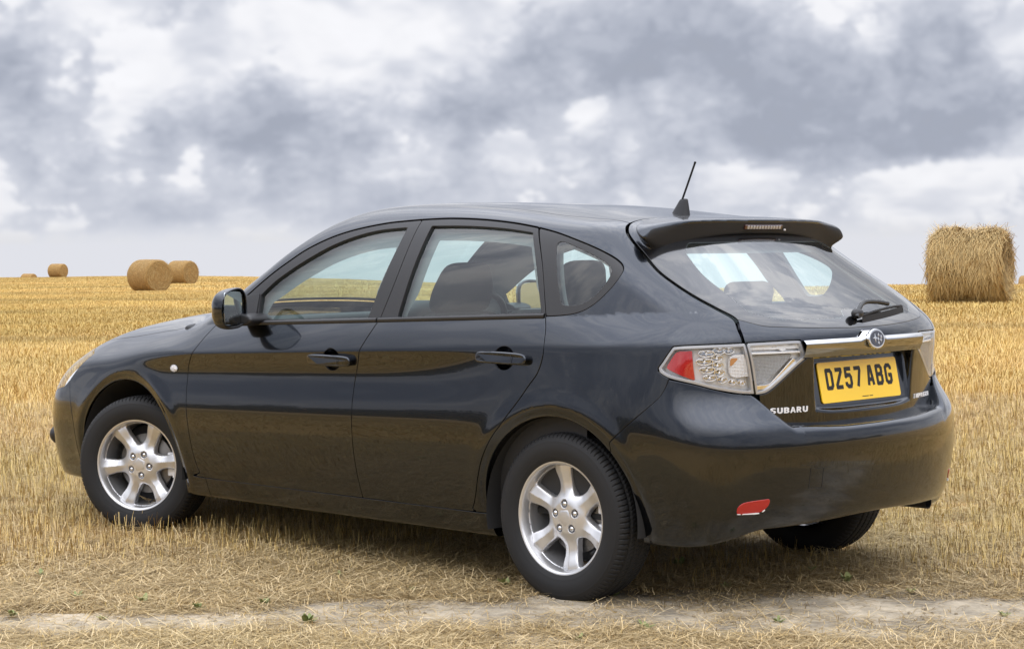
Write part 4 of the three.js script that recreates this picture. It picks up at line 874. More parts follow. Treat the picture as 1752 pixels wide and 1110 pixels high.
{
  const keepOut = (sd, g) => (x, y) => g - sd(x, y);
  const src = clip(skin, (x, y) => Math.max(beltY(x) - 0.02 - y, x - 2.3, -0.72 - x));
  const lin0 = clipAll(src, [(x, y) => -0.008 - 0.050 * sstep(0.03, 0.14, y - beltY(x)) - sdGlassF(x, y), (x, y) => -0.008 - 0.030 * sstep(0.03, 0.14, y - beltY(x)) - sdGlassR(x, y), keepOut(sdGlassQ, -0.004), (x, y, z) => -0.040 - sdWind(x, y, z), (x, y, z) => sdHatch(x, y) < 0.0 && y < 1.33 ? -frit(x, y, z) - 0.004 : -1, (x, y, z) => qOf(x, A(z)) - 2.40]);
  const lining = put(car, 'headlining', both(flip(offset(lin0, -0.045))), M.liner);
  lining.userData.label = 'light grey cloth lining of roof and pillars';
  const low = clipAll(skin, [(x, y) => y - beltY(x) + 0.02, (x, y) => 0.30 - y, x => x - 2.0, x => -0.1 - x]);
  side('door_trim', flip(offset(low, -0.075)), M.dash, car);
  // window sills inside the doors
  const p = [], t = [], n = [];
  for (let i = 0; i <= 30; i++) { const x = 1.86 - 1.78 * i / 30, y = beltY(x) - 0.012, w = -sideW(x, y); p.push(x, y, w + 0.016, x, y - 0.004, w + 0.08); n.push(0, 1, 0, 0, 1, 0); if (i) t.push(2 * i - 2, 2 * i - 1, 2 * i, 2 * i, 2 * i - 1, 2 * i + 1); }
  side('door_sill_trim', { p, n, t }, M.dash, car);
  // dashboard across the car
  const F = (x, y, z) => {
    const a = A(z), top = 0.972 + 0.018 * sstep(2.3, 1.95, x) - 0.03 * (a / 0.7) ** 4 + 0.045 * Math.exp(-(((z - 0.36) / 0.19) ** 4)) * sstep(1.80, 1.90, x) * sstep(2.12, 1.98, x);
    const face = 1.83 - 0.10 * sstep(0.95, 0.75, y) * -0.4 + 0.02 * (1 - a);
    return smax(smax(y - top, (face - x) * 0.9, 0.05), Math.max(a - 0.715, x - 2.40, 0.60 - y), 0.02);
  };
  put(car, 'dashboard', nets(F, [1.70, 0.56, -0.76], [2.44, 1.06, 0.76], 0.02, 3), M.dash);
  const sw = new THREE.Group(); sw.name = 'steering_wheel'; car.add(sw);
  put(sw, 'wheel_rim', new THREE.TorusGeometry(0.185, 0.016, 12, 48), M.trim);
  put(sw, 'wheel_hub', new RoundedBoxGeometry(0.16, 0.11, 0.05, 3, 0.02), M.trim);
  put(sw, 'wheel_spoke', new RoundedBoxGeometry(0.36, 0.035, 0.02, 3, 0.008), M.silver);
  sw.position.set(1.62, 0.90, 0.36); sw.rotation.set(0, -Math.PI / 2, 0); sw.rotateX(0.42);
  // seats
  const seat = (x, z) => {
    const s = new THREE.Group(); s.name = 'front_seat'; car.add(s);
    const S = (q, y, w) => { // backrest with its headrest in one line, leaning to the rear
      const k = (y - 0.45), lean = x - 0.18 - 0.30 * k, back = smax(smax(A(q - lean) - 0.065, A(w) - (0.245 - 0.05 * sstep(0.85, 1.03, y)), 0.07), smax(y - 1.02, 0.40 - y, 0.05), 0.08);
      return back;
    };
    const Hd = (q, y, w) => { const k = y - 0.45, lean = x - 0.165 - 0.30 * k; return smax(smax(A(q - lean) - 0.05, A(w) - (0.150 - 0.045 * sstep(1.08, 1.24, y)), 0.06), smax(y - 1.225, 1.015 - y, 0.05), 0.07); };
    put(s, 'backrest', nets((q, y, w) => S(q, y, w - z), [x - 0.55, 0.36, z - 0.30], [x + 0.02, 1.06, z + 0.30], 0.018, 3), M.seat);
    put(s, 'headrest', nets((q, y, w) => Hd(q, y, w - z), [x - 0.55, 0.98, z - 0.20], [x - 0.18, 1.27, z + 0.20], 0.012, 3), M.seat);
    const c = new RoundedBoxGeometry(0.52, 0.16, 0.50, 4, 0.06); c.rotateZ(0.12); c.translate(x + 0.08, 0.42, z); put(s, 'cushion', c, M.seat);
    put(s, 'headrest_post', merge([-0.05, 0.05].map(d => new THREE.CylinderGeometry(0.006, 0.006, 0.08, 8).translate(x - 0.33, 1.02, z + d))), M.steel);
  };
  seat(1.33, -0.36); seat(1.33, 0.36);
  const bench = new THREE.Group(); bench.name = 'rear_seat'; car.add(bench);
  const bk = new RoundedBoxGeometry(0.15, 0.60, 1.24, 4, 0.06); bk.rotateZ(0.32); bk.translate(0.16, 0.72, 0); put(bench, 'backrest', bk, M.seat);
  const cu = new RoundedBoxGeometry(0.52, 0.18, 1.24, 4, 0.06); cu.rotateZ(0.1); cu.translate(0.44, 0.44, 0); put(bench, 'cushion', cu, M.seat);
  for (const z of [-0.36, 0.36]) { const h = new RoundedBoxGeometry(0.09, 0.17, 0.27, 5, 0.04); h.rotateZ(0.25); h.translate(0.05, 1.055, z); put(bench, 'headrest', h, M.seat); }
  const shelf = new THREE.BoxGeometry(0.52, 0.02, 1.10); shelf.translate(-0.28, 0.96, 0); put(car, 'parcel_shelf', shelf, M.dash);
  const tub = merge([new THREE.BoxGeometry(2.5, 0.02, 1.5).translate(1.0, 0.31, 0), new THREE.BoxGeometry(0.02, 0.6, 1.0).translate(-0.60, 0.60, 0), new THREE.BoxGeometry(0.02, 0.6, 1.4).translate(2.38, 0.62, 0)]);
  put(car, 'cabin_floor', tub, M.dark);
  const mir = put(car, 'interior_mirror', (() => { const g = new RoundedBoxGeometry(0.03, 0.046, 0.14, 4, 0.014); g.rotateY(0.75); g.translate(1.80, 1.285, -0.395); return g; })(), M.trim);
  put(mir, 'mirror_stem', tube([[1.79, 1.285, -0.36], [1.80, 1.265, -0.315], [1.86, 1.30, -0.27]], 0.009, 8, 8), M.trim);
  put(car, 'sun_visor', merge([-0.36, 0.36].map(z => new RoundedBoxGeometry(0.15, 0.012, 0.36, 3, 0.005).rotateZ(-0.22).translate(1.47, 1.372, z))), M.liner);
}
// ---------------------------------------------------------------- the field
const FOOT = [-4.80892, -6.08993], FWD = [0.69218, 0.72173], RGT = [-0.72173, 0.69218];
const toDS = (x, z) => { const a = x - FOOT[0], b = z - FOOT[1]; return [a * FWD[0] + b * FWD[1], a * RGT[0] + b * RGT[1]]; };
const fromDS = (d, s) => [FOOT[0] + d * FWD[0] + s * RGT[0], FOOT[1] + d * FWD[1] + s * RGT[1]];
function groundY(x, z) {                                      // a broad, low rise that falls away, sooner towards the right
  const [d, s] = toDS(x, z), r = Math.hypot(d, s), phi = Math.atan2(s, d), w = sstep(-0.20, 0.24, phi) * sstep(2.6, 1.4, Math.abs(phi));
  const lf = -0.0112 * Math.max(0, r - 14) * sstep(10, 40, r) - 0.022 * Math.max(0, r - 205);
  const rt = 0.0035 * Math.max(0, Math.min(r, 38) - 12) - 0.034 * (r > 44 ? (r - 44) * sstep(40, 70, r) : 0);
  return lf * (1 - w) + rt * w + 0.10 * sstep(25, 80, r) * (skyNoise(x * 0.03 + 50, 3, z * 0.03 + 50) - 0.5);
}
const gn = (x, z, o = 0) => skyNoise(x + 100, o, z + 100);
// how bare the soil is: the wheel track that crosses in front of the car
function bare(x, z) {
  const [d, s] = toDS(x, z);
  const wob = (gn(x * 0.9, z * 0.9, 7) - 0.5) * 0.5 + (gn(x * 3.1, z * 3.1, 9) - 0.5) * 0.22, c = 6.80 + 0.015 * s + wob * 0.4;
  const half = 0.19 + 0.12 * sstep(-1.6, 1.0, s) + wob * 0.3;
  return clamp(1.15 - Math.abs(d - c) / Math.max(0.08, half) * 0.55 + (gn(x * 7, z * 7, 8) - 0.5) * 0.7 + (gn(x * 1.7, z * 1.7, 18) - 0.5) * 0.7, 0, 1);
}
const texRnd = rng(77);
function strawTexture(size, metres, base, n, palette, soilDots) {
  const cv = document.createElement('canvas'); cv.width = cv.height = size; const g = cv.getContext('2d');
  g.fillStyle = base; g.fillRect(0, 0, size, size);
  const k = size / metres;
  for (let i = 0; i < soilDots; i++) { const r = (0.003 + 0.02 * texRnd() ** 3) * k, q = 90 + texRnd() * 70; g.fillStyle = `rgba(${q | 0},${q * 0.86 | 0},${q * 0.66 | 0},0.5)`; g.beginPath(); g.arc(texRnd() * size, texRnd() * size, r, 0, 6.3); g.fill(); }
  for (let i = 0; i < n; i++) {
    const x = texRnd() * size, y = texRnd() * size, l = (0.03 + 0.16 * texRnd()) * k, a = texRnd() * 6.283, c = palette[texRnd() * palette.length | 0], v = 0.72 + 0.5 * texRnd();
    g.strokeStyle = `rgb(${c.map(q => Math.min(255, q * v) | 0).join(',')})`; g.lineWidth = (0.002 + 0.003 * texRnd()) * k;
    for (const ox of [0, size, -size]) for (const oy of [0, size, -size]) { if (Math.abs(x + ox - size / 2) > size / 2 + l || Math.abs(y + oy - size / 2) > size / 2 + l) continue; g.beginPath(); g.moveTo(x + ox, y + oy); g.lineTo(x + ox + Math.cos(a) * l, y + oy + Math.sin(a) * l); g.stroke(); }
  }
  const t = new THREE.CanvasTexture(cv); t.colorSpace = THREE.SRGBColorSpace; t.wrapS = t.wrapT = THREE.RepeatWrapping; t.magFilter = THREE.LinearFilter; return t;
}
const litterMap = strawTexture(1024, 2.2, 'rgb(172,138,84)', 6500, [[214, 176, 108], [200, 160, 92], [224, 192, 128], [184, 146, 84]], 500);
const fieldMat = new THREE.MeshStandardMaterial({ map: litterMap, roughness: 1, bumpMap: litterMap, bumpScale: 0.012 });
{
  const rings = [0]; let r = 0.6; while (r < 1500) { rings.push(r); r *= r < 30 ? 1.09 : 1.07; } rings.push(1500);
  const NS = 288, p = [], uv = [], t = [];
  for (const rr of rings) for (let k = 0; k <= NS; k++) { const a = k / NS * 2 * Math.PI, x = FOOT[0] + FWD[0] * 3 + rr * Math.cos(a), z = FOOT[1] + FWD[1] * 3 + rr * Math.sin(a); p.push(x, groundY(x, z), z); uv.push(x / 2.2, z / 2.2); }
  for (let i = 0; i < rings.length - 1; i++) for (let k = 0; k < NS; k++) { const a = i * (NS + 1) + k, b = a + NS + 1; t.push(a, a + 1, b, b, a + 1, b + 1); }
  const g = new THREE.BufferGeometry(); g.setAttribute('position', new THREE.Float32BufferAttribute(p, 3)); g.setAttribute('uv', new THREE.Float32BufferAttribute(uv, 2)); g.setIndex(t); g.computeVertexNormals();
  const f = put(scene, 'field', g, fieldMat); f.userData = { kind: 'structure', label: 'cut cereal field with pale straw litter on the soil', category: 'field' };
}
// the bare wheel track: a rough sheet of trodden earth
{
  const cv = document.createElement('canvas'); cv.width = cv.height = 1024; const g = cv.getContext('2d'), img = g.createImageData(1024, 1024), rn = rng(5);
  const K = 1024;
  for (let y = 0; y < K; y++) for (let x = 0; x < K; x++) {
    let v = 0, amp = 0.5, f = 8; for (let o = 0; o < 7; o++) { const n = (i, j) => skyHash(((i % f) + f) % f, ((j % f) + f) % f, 40 + o); const fx = x / K * f, fy = y / K * f, i = Math.floor(fx), j = Math.floor(fy), u = sstep(0, 1, fx - i), w = sstep(0, 1, fy - j); v += amp * ((n(i, j) * (1 - u) + n(i + 1, j) * u) * (1 - w) + (n(i, j + 1) * (1 - u) + n(i + 1, j + 1) * u) * w); amp *= 0.72; f *= 2; }
    v = v / 1.45 - 0.5; const sp = rn() < 0.004 ? 0.28 : 0, q = 1 + v * 1.0 + sp, o = (y * K + x) * 4;
    img.data[o] = clamp(148 * q, 0, 255); img.data[o + 1] = clamp(137 * q, 0, 255); img.data[o + 2] = clamp(119 * q, 0, 255); img.data[o + 3] = 255;
  }
  g.putImageData(img, 0, 0);
  const map = new THREE.CanvasTexture(cv); map.colorSpace = THREE.SRGBColorSpace; map.wrapS = map.wrapT = THREE.RepeatWrapping; map.magFilter = THREE.LinearFilter;
  const mat = new THREE.MeshStandardMaterial({ map, roughness: 1, bumpMap: map, bumpScale: 0.016 });
  const m = { p: [], n: [], t: [] }, nd = 90, ns = 420, id = new Map();
  for (let i = 0; i <= nd; i++) for (let j = 0; j <= ns; j++) { const d = 6.0 + 1.7 * i / nd, s = -3.6 + 7.2 * j / ns, [x, z] = fromDS(d, s); m.p.push(x, groundY(x, z) + 0.004 + sstep(0.25, 0.8, bare(x, z)) * (0.010 * gn(x * 6, z * 6, 2) + 0.005 * gn(x * 22, z * 22, 3)), z); m.n.push(0, 1, 0); }
  for (let i = 0; i < nd; i++) for (let j = 0; j < ns; j++) { const a = i * (ns + 1) + j, b = a + ns + 1; m.t.push(a, b, a + 1, b, b + 1, a + 1); }
  const cut = clip(m, (x, y, z) => 0.22 - bare(x, z) - (gn(x * 18, z * 18, 4) - 0.5) * 0.5);
  const q = geo(cut, (x, y, z) => [x / 1.6, z / 1.6]); q.computeVertexNormals();
  const nn = q.attributes.normal; if (nn.getY(0) < 0) { const ix = q.index.array; for (let i = 0; i < ix.length; i += 3) { const w = ix[i]; ix[i] = ix[i + 1]; ix[i + 1] = w; } q.computeVertexNormals(); }
  const o = put(scene, 'dirt_track', q, mat); o.userData = { kind: 'structure', label: 'pale bare earth of a wheel track beside the car', category: 'track' };
}
// ---- stubble and straw: clumps of cut stalks, laid out by chance, thicker near
const strawMat = new THREE.MeshStandardMaterial({ color: lin(1, 1, 1), roughness: 0.72, side: THREE.DoubleSide });
function blade(P, N, C, x, y, z, dx, dy, dz, w, ang, tint, bend = 0) {   // a three-sided straw as two crossed strips, bent once
  const b = P.length / 3;
  for (const t of [0, 0.55, 1]) {
    const ww = w * (1 - 0.35 * t), bx = bend * t * t, cx = x + dx * t + bx * Math.cos(ang + 1), cy = y + dy * t - Math.abs(bend) * 0.4 * t * t, cz = z + dz * t + bx * Math.sin(ang + 1);
    P.push(cx - Math.cos(ang) * ww, cy, cz - Math.sin(ang) * ww, cx + Math.cos(ang) * ww, cy, cz + Math.sin(ang) * ww);
    const nx = -Math.sin(ang), nz = Math.cos(ang); for (let k = 0; k < 2; k++) { N.push(nx * 0.55, 0.8, nz * 0.55); C.push(...tint); }
  }
  return [b, b + 1, b + 2, b + 1, b + 3, b + 2, b + 2, b + 3, b + 4, b + 3, b + 5, b + 4];
}
const GOLD = [[0.74, 0.53, 0.185], [0.68, 0.47, 0.14], [0.80, 0.60, 0.25], [0.62, 0.43, 0.14], [0.76, 0.57, 0.225]], TAN = [[0.70, 0.52, 0.25], [0.60, 0.42, 0.18], [0.80, 0.63, 0.36], [0.50, 0.36, 0.16], [0.74, 0.57, 0.31], [0.38, 0.27, 0.12]];
function clumpGeometry(seed, n, radius, h0, h1, lying, palette, w) {
  const R = rng(seed), P = [], N = [], C = [], I = [];
  for (let k = 0; k < n; k++) {
    const a = R() * 6.283, q = Math.sqrt(R()) * radius, x = Math.cos(a) * q, z = Math.sin(a) * q, ang = R() * 6.283, c = palette[R() * palette.length | 0], v = 0.86 + 0.28 * R(), tint = c.map(e => e * v);
    if (R() < lying) { const l = 0.03 + 0.12 * R() * R() + 0.03 * R(), e = R() * 6.283, up = R() * 0.35; I.push(...blade(P, N, C, x, 0.004 + 0.02 * R() + l * 0.08 * R(), z, Math.cos(e) * l, up * l * (R() < 0.4 ? 1 : 0.15), Math.sin(e) * l, w, e + Math.PI / 2, tint, (R() - 0.5) * 0.05)); }
    else { const h = h0 + (h1 - h0) * R(), e = R() * 6.283, tl = 0.12 + 0.60 * R() * R(); I.push(...blade(P, N, C, x, -0.01, z, Math.cos(e) * h * tl, h, Math.sin(e) * h * tl, w, ang, tint, R() < 0.25 ? (R() - 0.5) * 0.10 : 0)); }
  }
  const g = new THREE.BufferGeometry(); g.setAttribute('position', new THREE.Float32BufferAttribute(P, 3)); g.setAttribute('normal', new THREE.Float32BufferAttribute(N, 3)); g.setAttribute('color', new THREE.Float32BufferAttribute(C, 3)); g.setIndex(I);
  return g;
}
strawMat.vertexColors = true;
function scatter(name, label, geoms, spots) {                 // spots: [x, z, scale, turn, tint, variant, height]
  const byV = geoms.map(() => []); for (const s of spots) byV[s[5] % geoms.length].push(s);
  byV.forEach((list, v) => {
    if (!list.length) return;
    const im = new THREE.InstancedMesh(geoms[v], strawMat, list.length), m = new THREE.Matrix4(), q = new THREE.Quaternion(), up = new THREE.Vector3(0, 1, 0), col = new THREE.Color();
    list.forEach(([x, z, sc, turn, tint, , hs], i) => { q.setFromAxisAngle(up, turn); m.compose(new THREE.Vector3(x, groundY(x, z), z), q, new THREE.Vector3(sc, sc * hs, sc)); im.setMatrixAt(i, m); im.setColorAt(i, col.setRGB(...tint)); });
    im.name = name + (v ? '_' + String(v).padStart(3, '0') : ''); im.castShadow = im.receiveShadow = true;
    im.userData = { kind: 'stuff', label, category: 'stubble' };
    scene.add(im);
  });
}
{
  const R = rng(4242), stand = [], lie = [], far = [], far2 = [], far3 = [];
  const underWheel = (x, z) => [[0, -0.747], [0, 0.747], [2.62, -0.747], [2.62, 0.747]].some(([a, b]) => Math.abs(x - a) < 0.17 && Math.abs(z - b) < 0.15);
  const tintOf = (x, z, r) => { const n = gn(x * 0.35, z * 0.35, 20), m = gn(x * 0.06, z * 0.06, 21); let v = (0.86 + 0.28 * n) * (0.88 + 0.24 * m) * (0.92 + 0.16 * R()); const [dd, ss] = toDS(x, z), row = (dd + 0.16 * ss) / 17 + 0.4, tram = dd > 26 ? 1 - 0.22 * sstep(0.10, 0.03, Math.abs(row - Math.round(row))) : 1;
    v *= tram; return [v * 1.0, v * (0.97 + 0.05 * gn(x * 0.8, z * 0.8, 22)), v * (0.94 + 0.1 * m)]; };
  // rings of density: [from, to, per square metre, half width as a share of the distance, extra half width]
  for (const [d0, d1, per, mul, plus] of [[5.6, 10, 300, 0.33, 0.8], [10, 16, 240, 0.31, 1.0], [16, 30, 70, 0.30, 1.5], [30, 90, 9, 0.30, 3], [90, 232, 2.4, 0.30, 8]]) {
    const area = (d1 - d0) * (2 * plus + mul * (d1 + d0)), n = area * per | 0;
    for (let i = 0; i < n; i++) {
      const d = d0 + (d1 - d0) * R(), hw = plus + mul * d, s = (R() * 2 - 1) * hw, [x, z] = fromDS(d, s), b = bare(x, z);
      const v = R() * 1000 | 0, turn = R() * 6.283;
      if (underWheel(x, z)) continue;
      if (d < 16) {
        // trodden straw near the track, standing stubble beyond
        const standing = sstep(7.0, 8.7, d + (gn(x * 1.3, z * 1.3, 30) - 0.5) * 1.8 + (s < -0.5 ? -0.30 * (s + 0.5) : 0) * 0.8 + sstep(1.4, 2.6, s) * 0.5 - 0.25);
        const thin = 1 - 0.90 * sstep(0.25, 0.9, b);
        for (let e = d < 8.6 ? 2 : 0; e > 0; e--) { const x2 = x + (R() - 0.5) * 0.1, z2 = z + (R() - 0.5) * 0.1; if (R() < thin * 0.8) lie.push([x2, z2, 0.6 + 0.5 * R(), R() * 6.283, tintOf(x2, z2, d), R() * 1000 | 0, 0.7 + 0.5 * R()]); }
        if (R() > thin) continue;
        if (R() < 0.25 + 0.60 * standing) stand.push([x, z, 0.8 + 0.45 * R(), turn, tintOf(x, z, d), v, (0.40 + 0.60 * standing) * (0.8 + 0.4 * gn(x * 2, z * 2, 31))]);
        if (R() < 0.95 - 0.35 * standing) lie.push([x, z, 0.75 + 0.5 * R(), turn, tintOf(x, z, d), v, 1]);
      } else (d < 30 ? far : d < 90 ? far2 : far3).push([x, z, 0.85 + 0.3 * R(), turn, tintOf(x, z, d), v, 0.75 + 0.5 * gn(x * 0.5, z * 0.5, 32)]);
    }
  }
  // the field beside and behind the viewpoint, thinner
  for (let i = 0; i < 26000; i++) { const a = R() * 6.283, r = 1.5 + 24 * Math.sqrt(R()), x = FOOT[0] + 4 + Math.cos(a) * r, z = FOOT[1] + 2 + Math.sin(a) * r, [d, s] = toDS(x, z); if (d > 5.6 && Math.abs(s) < 0.8 + 0.31 * d || underWheel(x, z)) continue; far.push([x, z, 1.5, R() * 6.283, tintOf(x, z, r), R() * 1000 | 0, 0.8]); }
  const label1 = 'golden upright stubble of cut cereal stalks', label2 = 'loose tan straw lying trodden on the soil', label3 = 'golden stubble covering the rest of the field to the skyline';
  scatter('standing_stubble', label1, [1, 2, 3, 4].map(k => clumpGeometry(k, 22, 0.085, 0.022, 0.085, 0.52, TAN.concat(GOLD), 0.0014)), stand);
  scatter('loose_straw', label2, [11, 12, 13, 14].map(k => clumpGeometry(k, 30, 0.12, 0.015, 0.05, 0.88, TAN, 0.0013)), lie);
  scatter('field_stubble', label3, [21, 22, 23].map(k => clumpGeometry(k, 46, 0.17, 0.04, 0.115, 0.25, GOLD.concat(TAN.slice(0, 1)), 0.0020)), far);
  scatter('middle_stubble', 'fine golden stubble between the bales and the car', [31, 32, 33].map(k => clumpGeometry(k, 150, 0.42, 0.04, 0.115, 0.15, GOLD, 0.0034)), far2);
  scatter('distant_stubble', 'smooth golden stubble round the far bales', [41, 42].map(k => clumpGeometry(k, 220, 0.95, 0.05, 0.12, 0.10, GOLD, 0.0080)), far3);
  console.log('clumps', stand.length, lie.length, far.length, far2.length, far3.length);
}
// ---- crumbs of earth and small stones on the track
{
  const R = rng(606), g = new THREE.IcosahedronGeometry(1, 1), p = g.attributes.position; for (let i = 0; i < p.count; i++) { const k = 0.75 + 0.5 * skyHash(p.getX(i) * 50 | 0, p.getY(i) * 50 | 0, p.getZ(i) * 50 | 0); p.setXYZ(i, p.getX(i) * k, p.getY(i) * k * 0.7, p.getZ(i) * k); } g.computeVertexNormals();
  const list = []; for (let i = 0; i < 5200; i++) { const d = 6.2 + 1.6 * R(), s = (R() * 2 - 1) * 2.6, [x, z] = fromDS(d, s); if (bare(x, z) < 0.2 + 0.5 * R()) continue; list.push([x, z, 0.0018 + 0.0065 * R() ** 3]); }
  const im = new THREE.InstancedMesh(g, new THREE.MeshStandardMaterial({ color: lin(1, 1, 1), roughness: 1 }), list.length), m = new THREE.Matrix4(), q = new THREE.Quaternion(), c = new THREE.Color();
  list.forEach(([x, z, r], i) => { q.setFromEuler(new THREE.Euler(R() * 6, R() * 6, R() * 6)); m.compose(new THREE.Vector3(x, groundY(x, z) + 0.008 + r * 0.4, z), q, new THREE.Vector3(r, r, r)); im.setMatrixAt(i, m); const v = 0.7 + 0.6 * R(); im.setColorAt(i, c.setRGB(0.34 * v, 0.28 * v, 0.20 * v)); });
  im.name = 'soil_crumbs'; im.castShadow = im.receiveShadow = true; im.userData = { kind: 'stuff', label: 'small crumbs of dry earth scattered on the track', category: 'soil' }; scene.add(im);
}
// ---- weeds at the edge of the track
{
  const green = new THREE.MeshPhysicalMaterial({ color: lin(0.20, 0.235, 0.075), roughness: 0.6, side: THREE.DoubleSide }), green2 = new THREE.MeshPhysicalMaterial({ color: lin(0.26, 0.28, 0.10), roughness: 0.6, side: THREE.DoubleSide });
  const R = rng(99);
  const weed = n => { const gs = []; for (let k = 0; k < n; k++) { const a = R() * 6.283, l = 0.035 + 0.055 * R(), w = l * (0.28 + 0.2 * R()), sh = new THREE.Shape(); sh.moveTo(0, 0); sh.quadraticCurveTo(w, l * 0.4, w * 0.2, l); sh.quadraticCurveTo(0, l * 1.05, -w * 0.2, l); sh.quadraticCurveTo(-w, l * 0.4, 0, 0); const g = new THREE.ShapeGeometry(sh, 4); g.rotateX(-Math.PI / 2 + 0.25 + 0.7 * R()); g.rotateY(a); g.translate(Math.cos(a) * 0.012, 0.006 + 0.02 * R(), -Math.sin(a) * 0.012); gs.push(g); } const m = merge(gs); m.computeVertexNormals(); return m; };
  const kinds = [weed(16), weed(22), weed(12)];
  const spots = [[165, 1065], [445, 1041], [235, 1037], [1050, 1030], [10, 1058], [1330, 1080], [985, 1108], [1160, 980], [575, 992], [1660, 1000], [1450, 1010], [120, 1028], [700, 1020], [330, 1048], [1240, 1018], [1720, 1072], [1560, 1030], [60, 990], [860, 1012], [520, 1075], [1390, 990], [1100, 1090]];
  spots.forEach(([px, py], i) => {
    const d = 3373 * 1.314 / (py - 411), s = (px - 876) / 3373 * d * 1.0, [x, z] = fromDS(d, s), y = groundY(x, z) + 0.008;
    const o = put(scene, 'weed' + (i ? '_' + String(i).padStart(3, '0') : ''), kinds[i % 3], i % 2 ? green : green2);
    o.position.set(x, y, z); o.rotation.y = R() * 6; o.scale.setScalar(0.26 + 0.26 * R());
    o.userData = { label: 'small green weed sprouting in the straw beside the dirt track', category: 'weed', group: 'weeds by the dirt track' };
  });
}
// ---- a far wood behind the viewpoint and beyond the car's left, seen only in the paint and the mirrors
{
  const R = rng(31), P = [], N = [], I = []; for (let k = 0; k < 26; k++) { const a = R() * 6.283, e = Math.acos(2 * R() - 1), r = Math.cbrt(R()), c = [Math.sin(e) * Math.cos(a) * r, Math.cos(e) * r, Math.sin(e) * Math.sin(a) * r], u = [R() - 0.5, R() - 0.5, R() - 0.5], v = [R() - 0.5, R() - 0.5, R() - 0.5], b = P.length / 3, q = 0.7; P.push(c[0], c[1], c[2], c[0] + u[0] * q, c[1] + u[1] * q, c[2] + u[2] * q, c[0] + v[0] * q, c[1] + v[1] * q, c[2] + v[2] * q); for (let j = 0; j < 3; j++) N.push(...c.map((e2, i2) => e2 + (i2 === 1 ? 0.2 : 0))); I.push(b, b + 1, b + 2); }
  const g = new THREE.BufferGeometry(); g.setAttribute('position', new THREE.Float32BufferAttribute(P, 3)); g.setAttribute('normal', new THREE.Float32BufferAttribute(N, 3)); g.setIndex(I);
  const mat = new THREE.MeshStandardMaterial({ color: lin(0.045, 0.065, 0.025), roughness: 0.9, side: THREE.DoubleSide }), list = [];
  const line = (x0, z0, x1, z1, n, hh) => { for (let k = 0; k < n; k++) { const t = k / n + R() * 0.01, x = x0 + (x1 - x0) * t + (R() - 0.5) * 10, z = z0 + (z1 - z0) * t + (R() - 0.5) * 10, h = hh * (0.55 + 0.75 * gn(x * 0.08, z * 0.08, 60)); for (let j = 0; j < 7; j++) list.push([x + (R() - 0.5) * 4, groundY(x, z) + h * (0.02 + 0.85 * R()), z + (R() - 0.5) * 4, 1.6 + 1.6 * R()]); } };
  line(-90, -150, 300, -140, 700, 8); line(-150, -60, -150, 200, 420, 8); line(-150, -60, -90, -150, 140, 8);
  const im = new THREE.InstancedMesh(g, mat, list.length), m = new THREE.Matrix4();
  list.forEach(([x, y, z, s], i) => im.setMatrixAt(i, m.makeScale(s, s * 0.8, s).setPosition(x, y, z)));
  im.name = 'far_wood'; im.castShadow = im.receiveShadow = true; im.userData = { kind: 'stuff', label: 'dark far-off wood along the edge of the field', category: 'wood' }; scene.add(im);
}
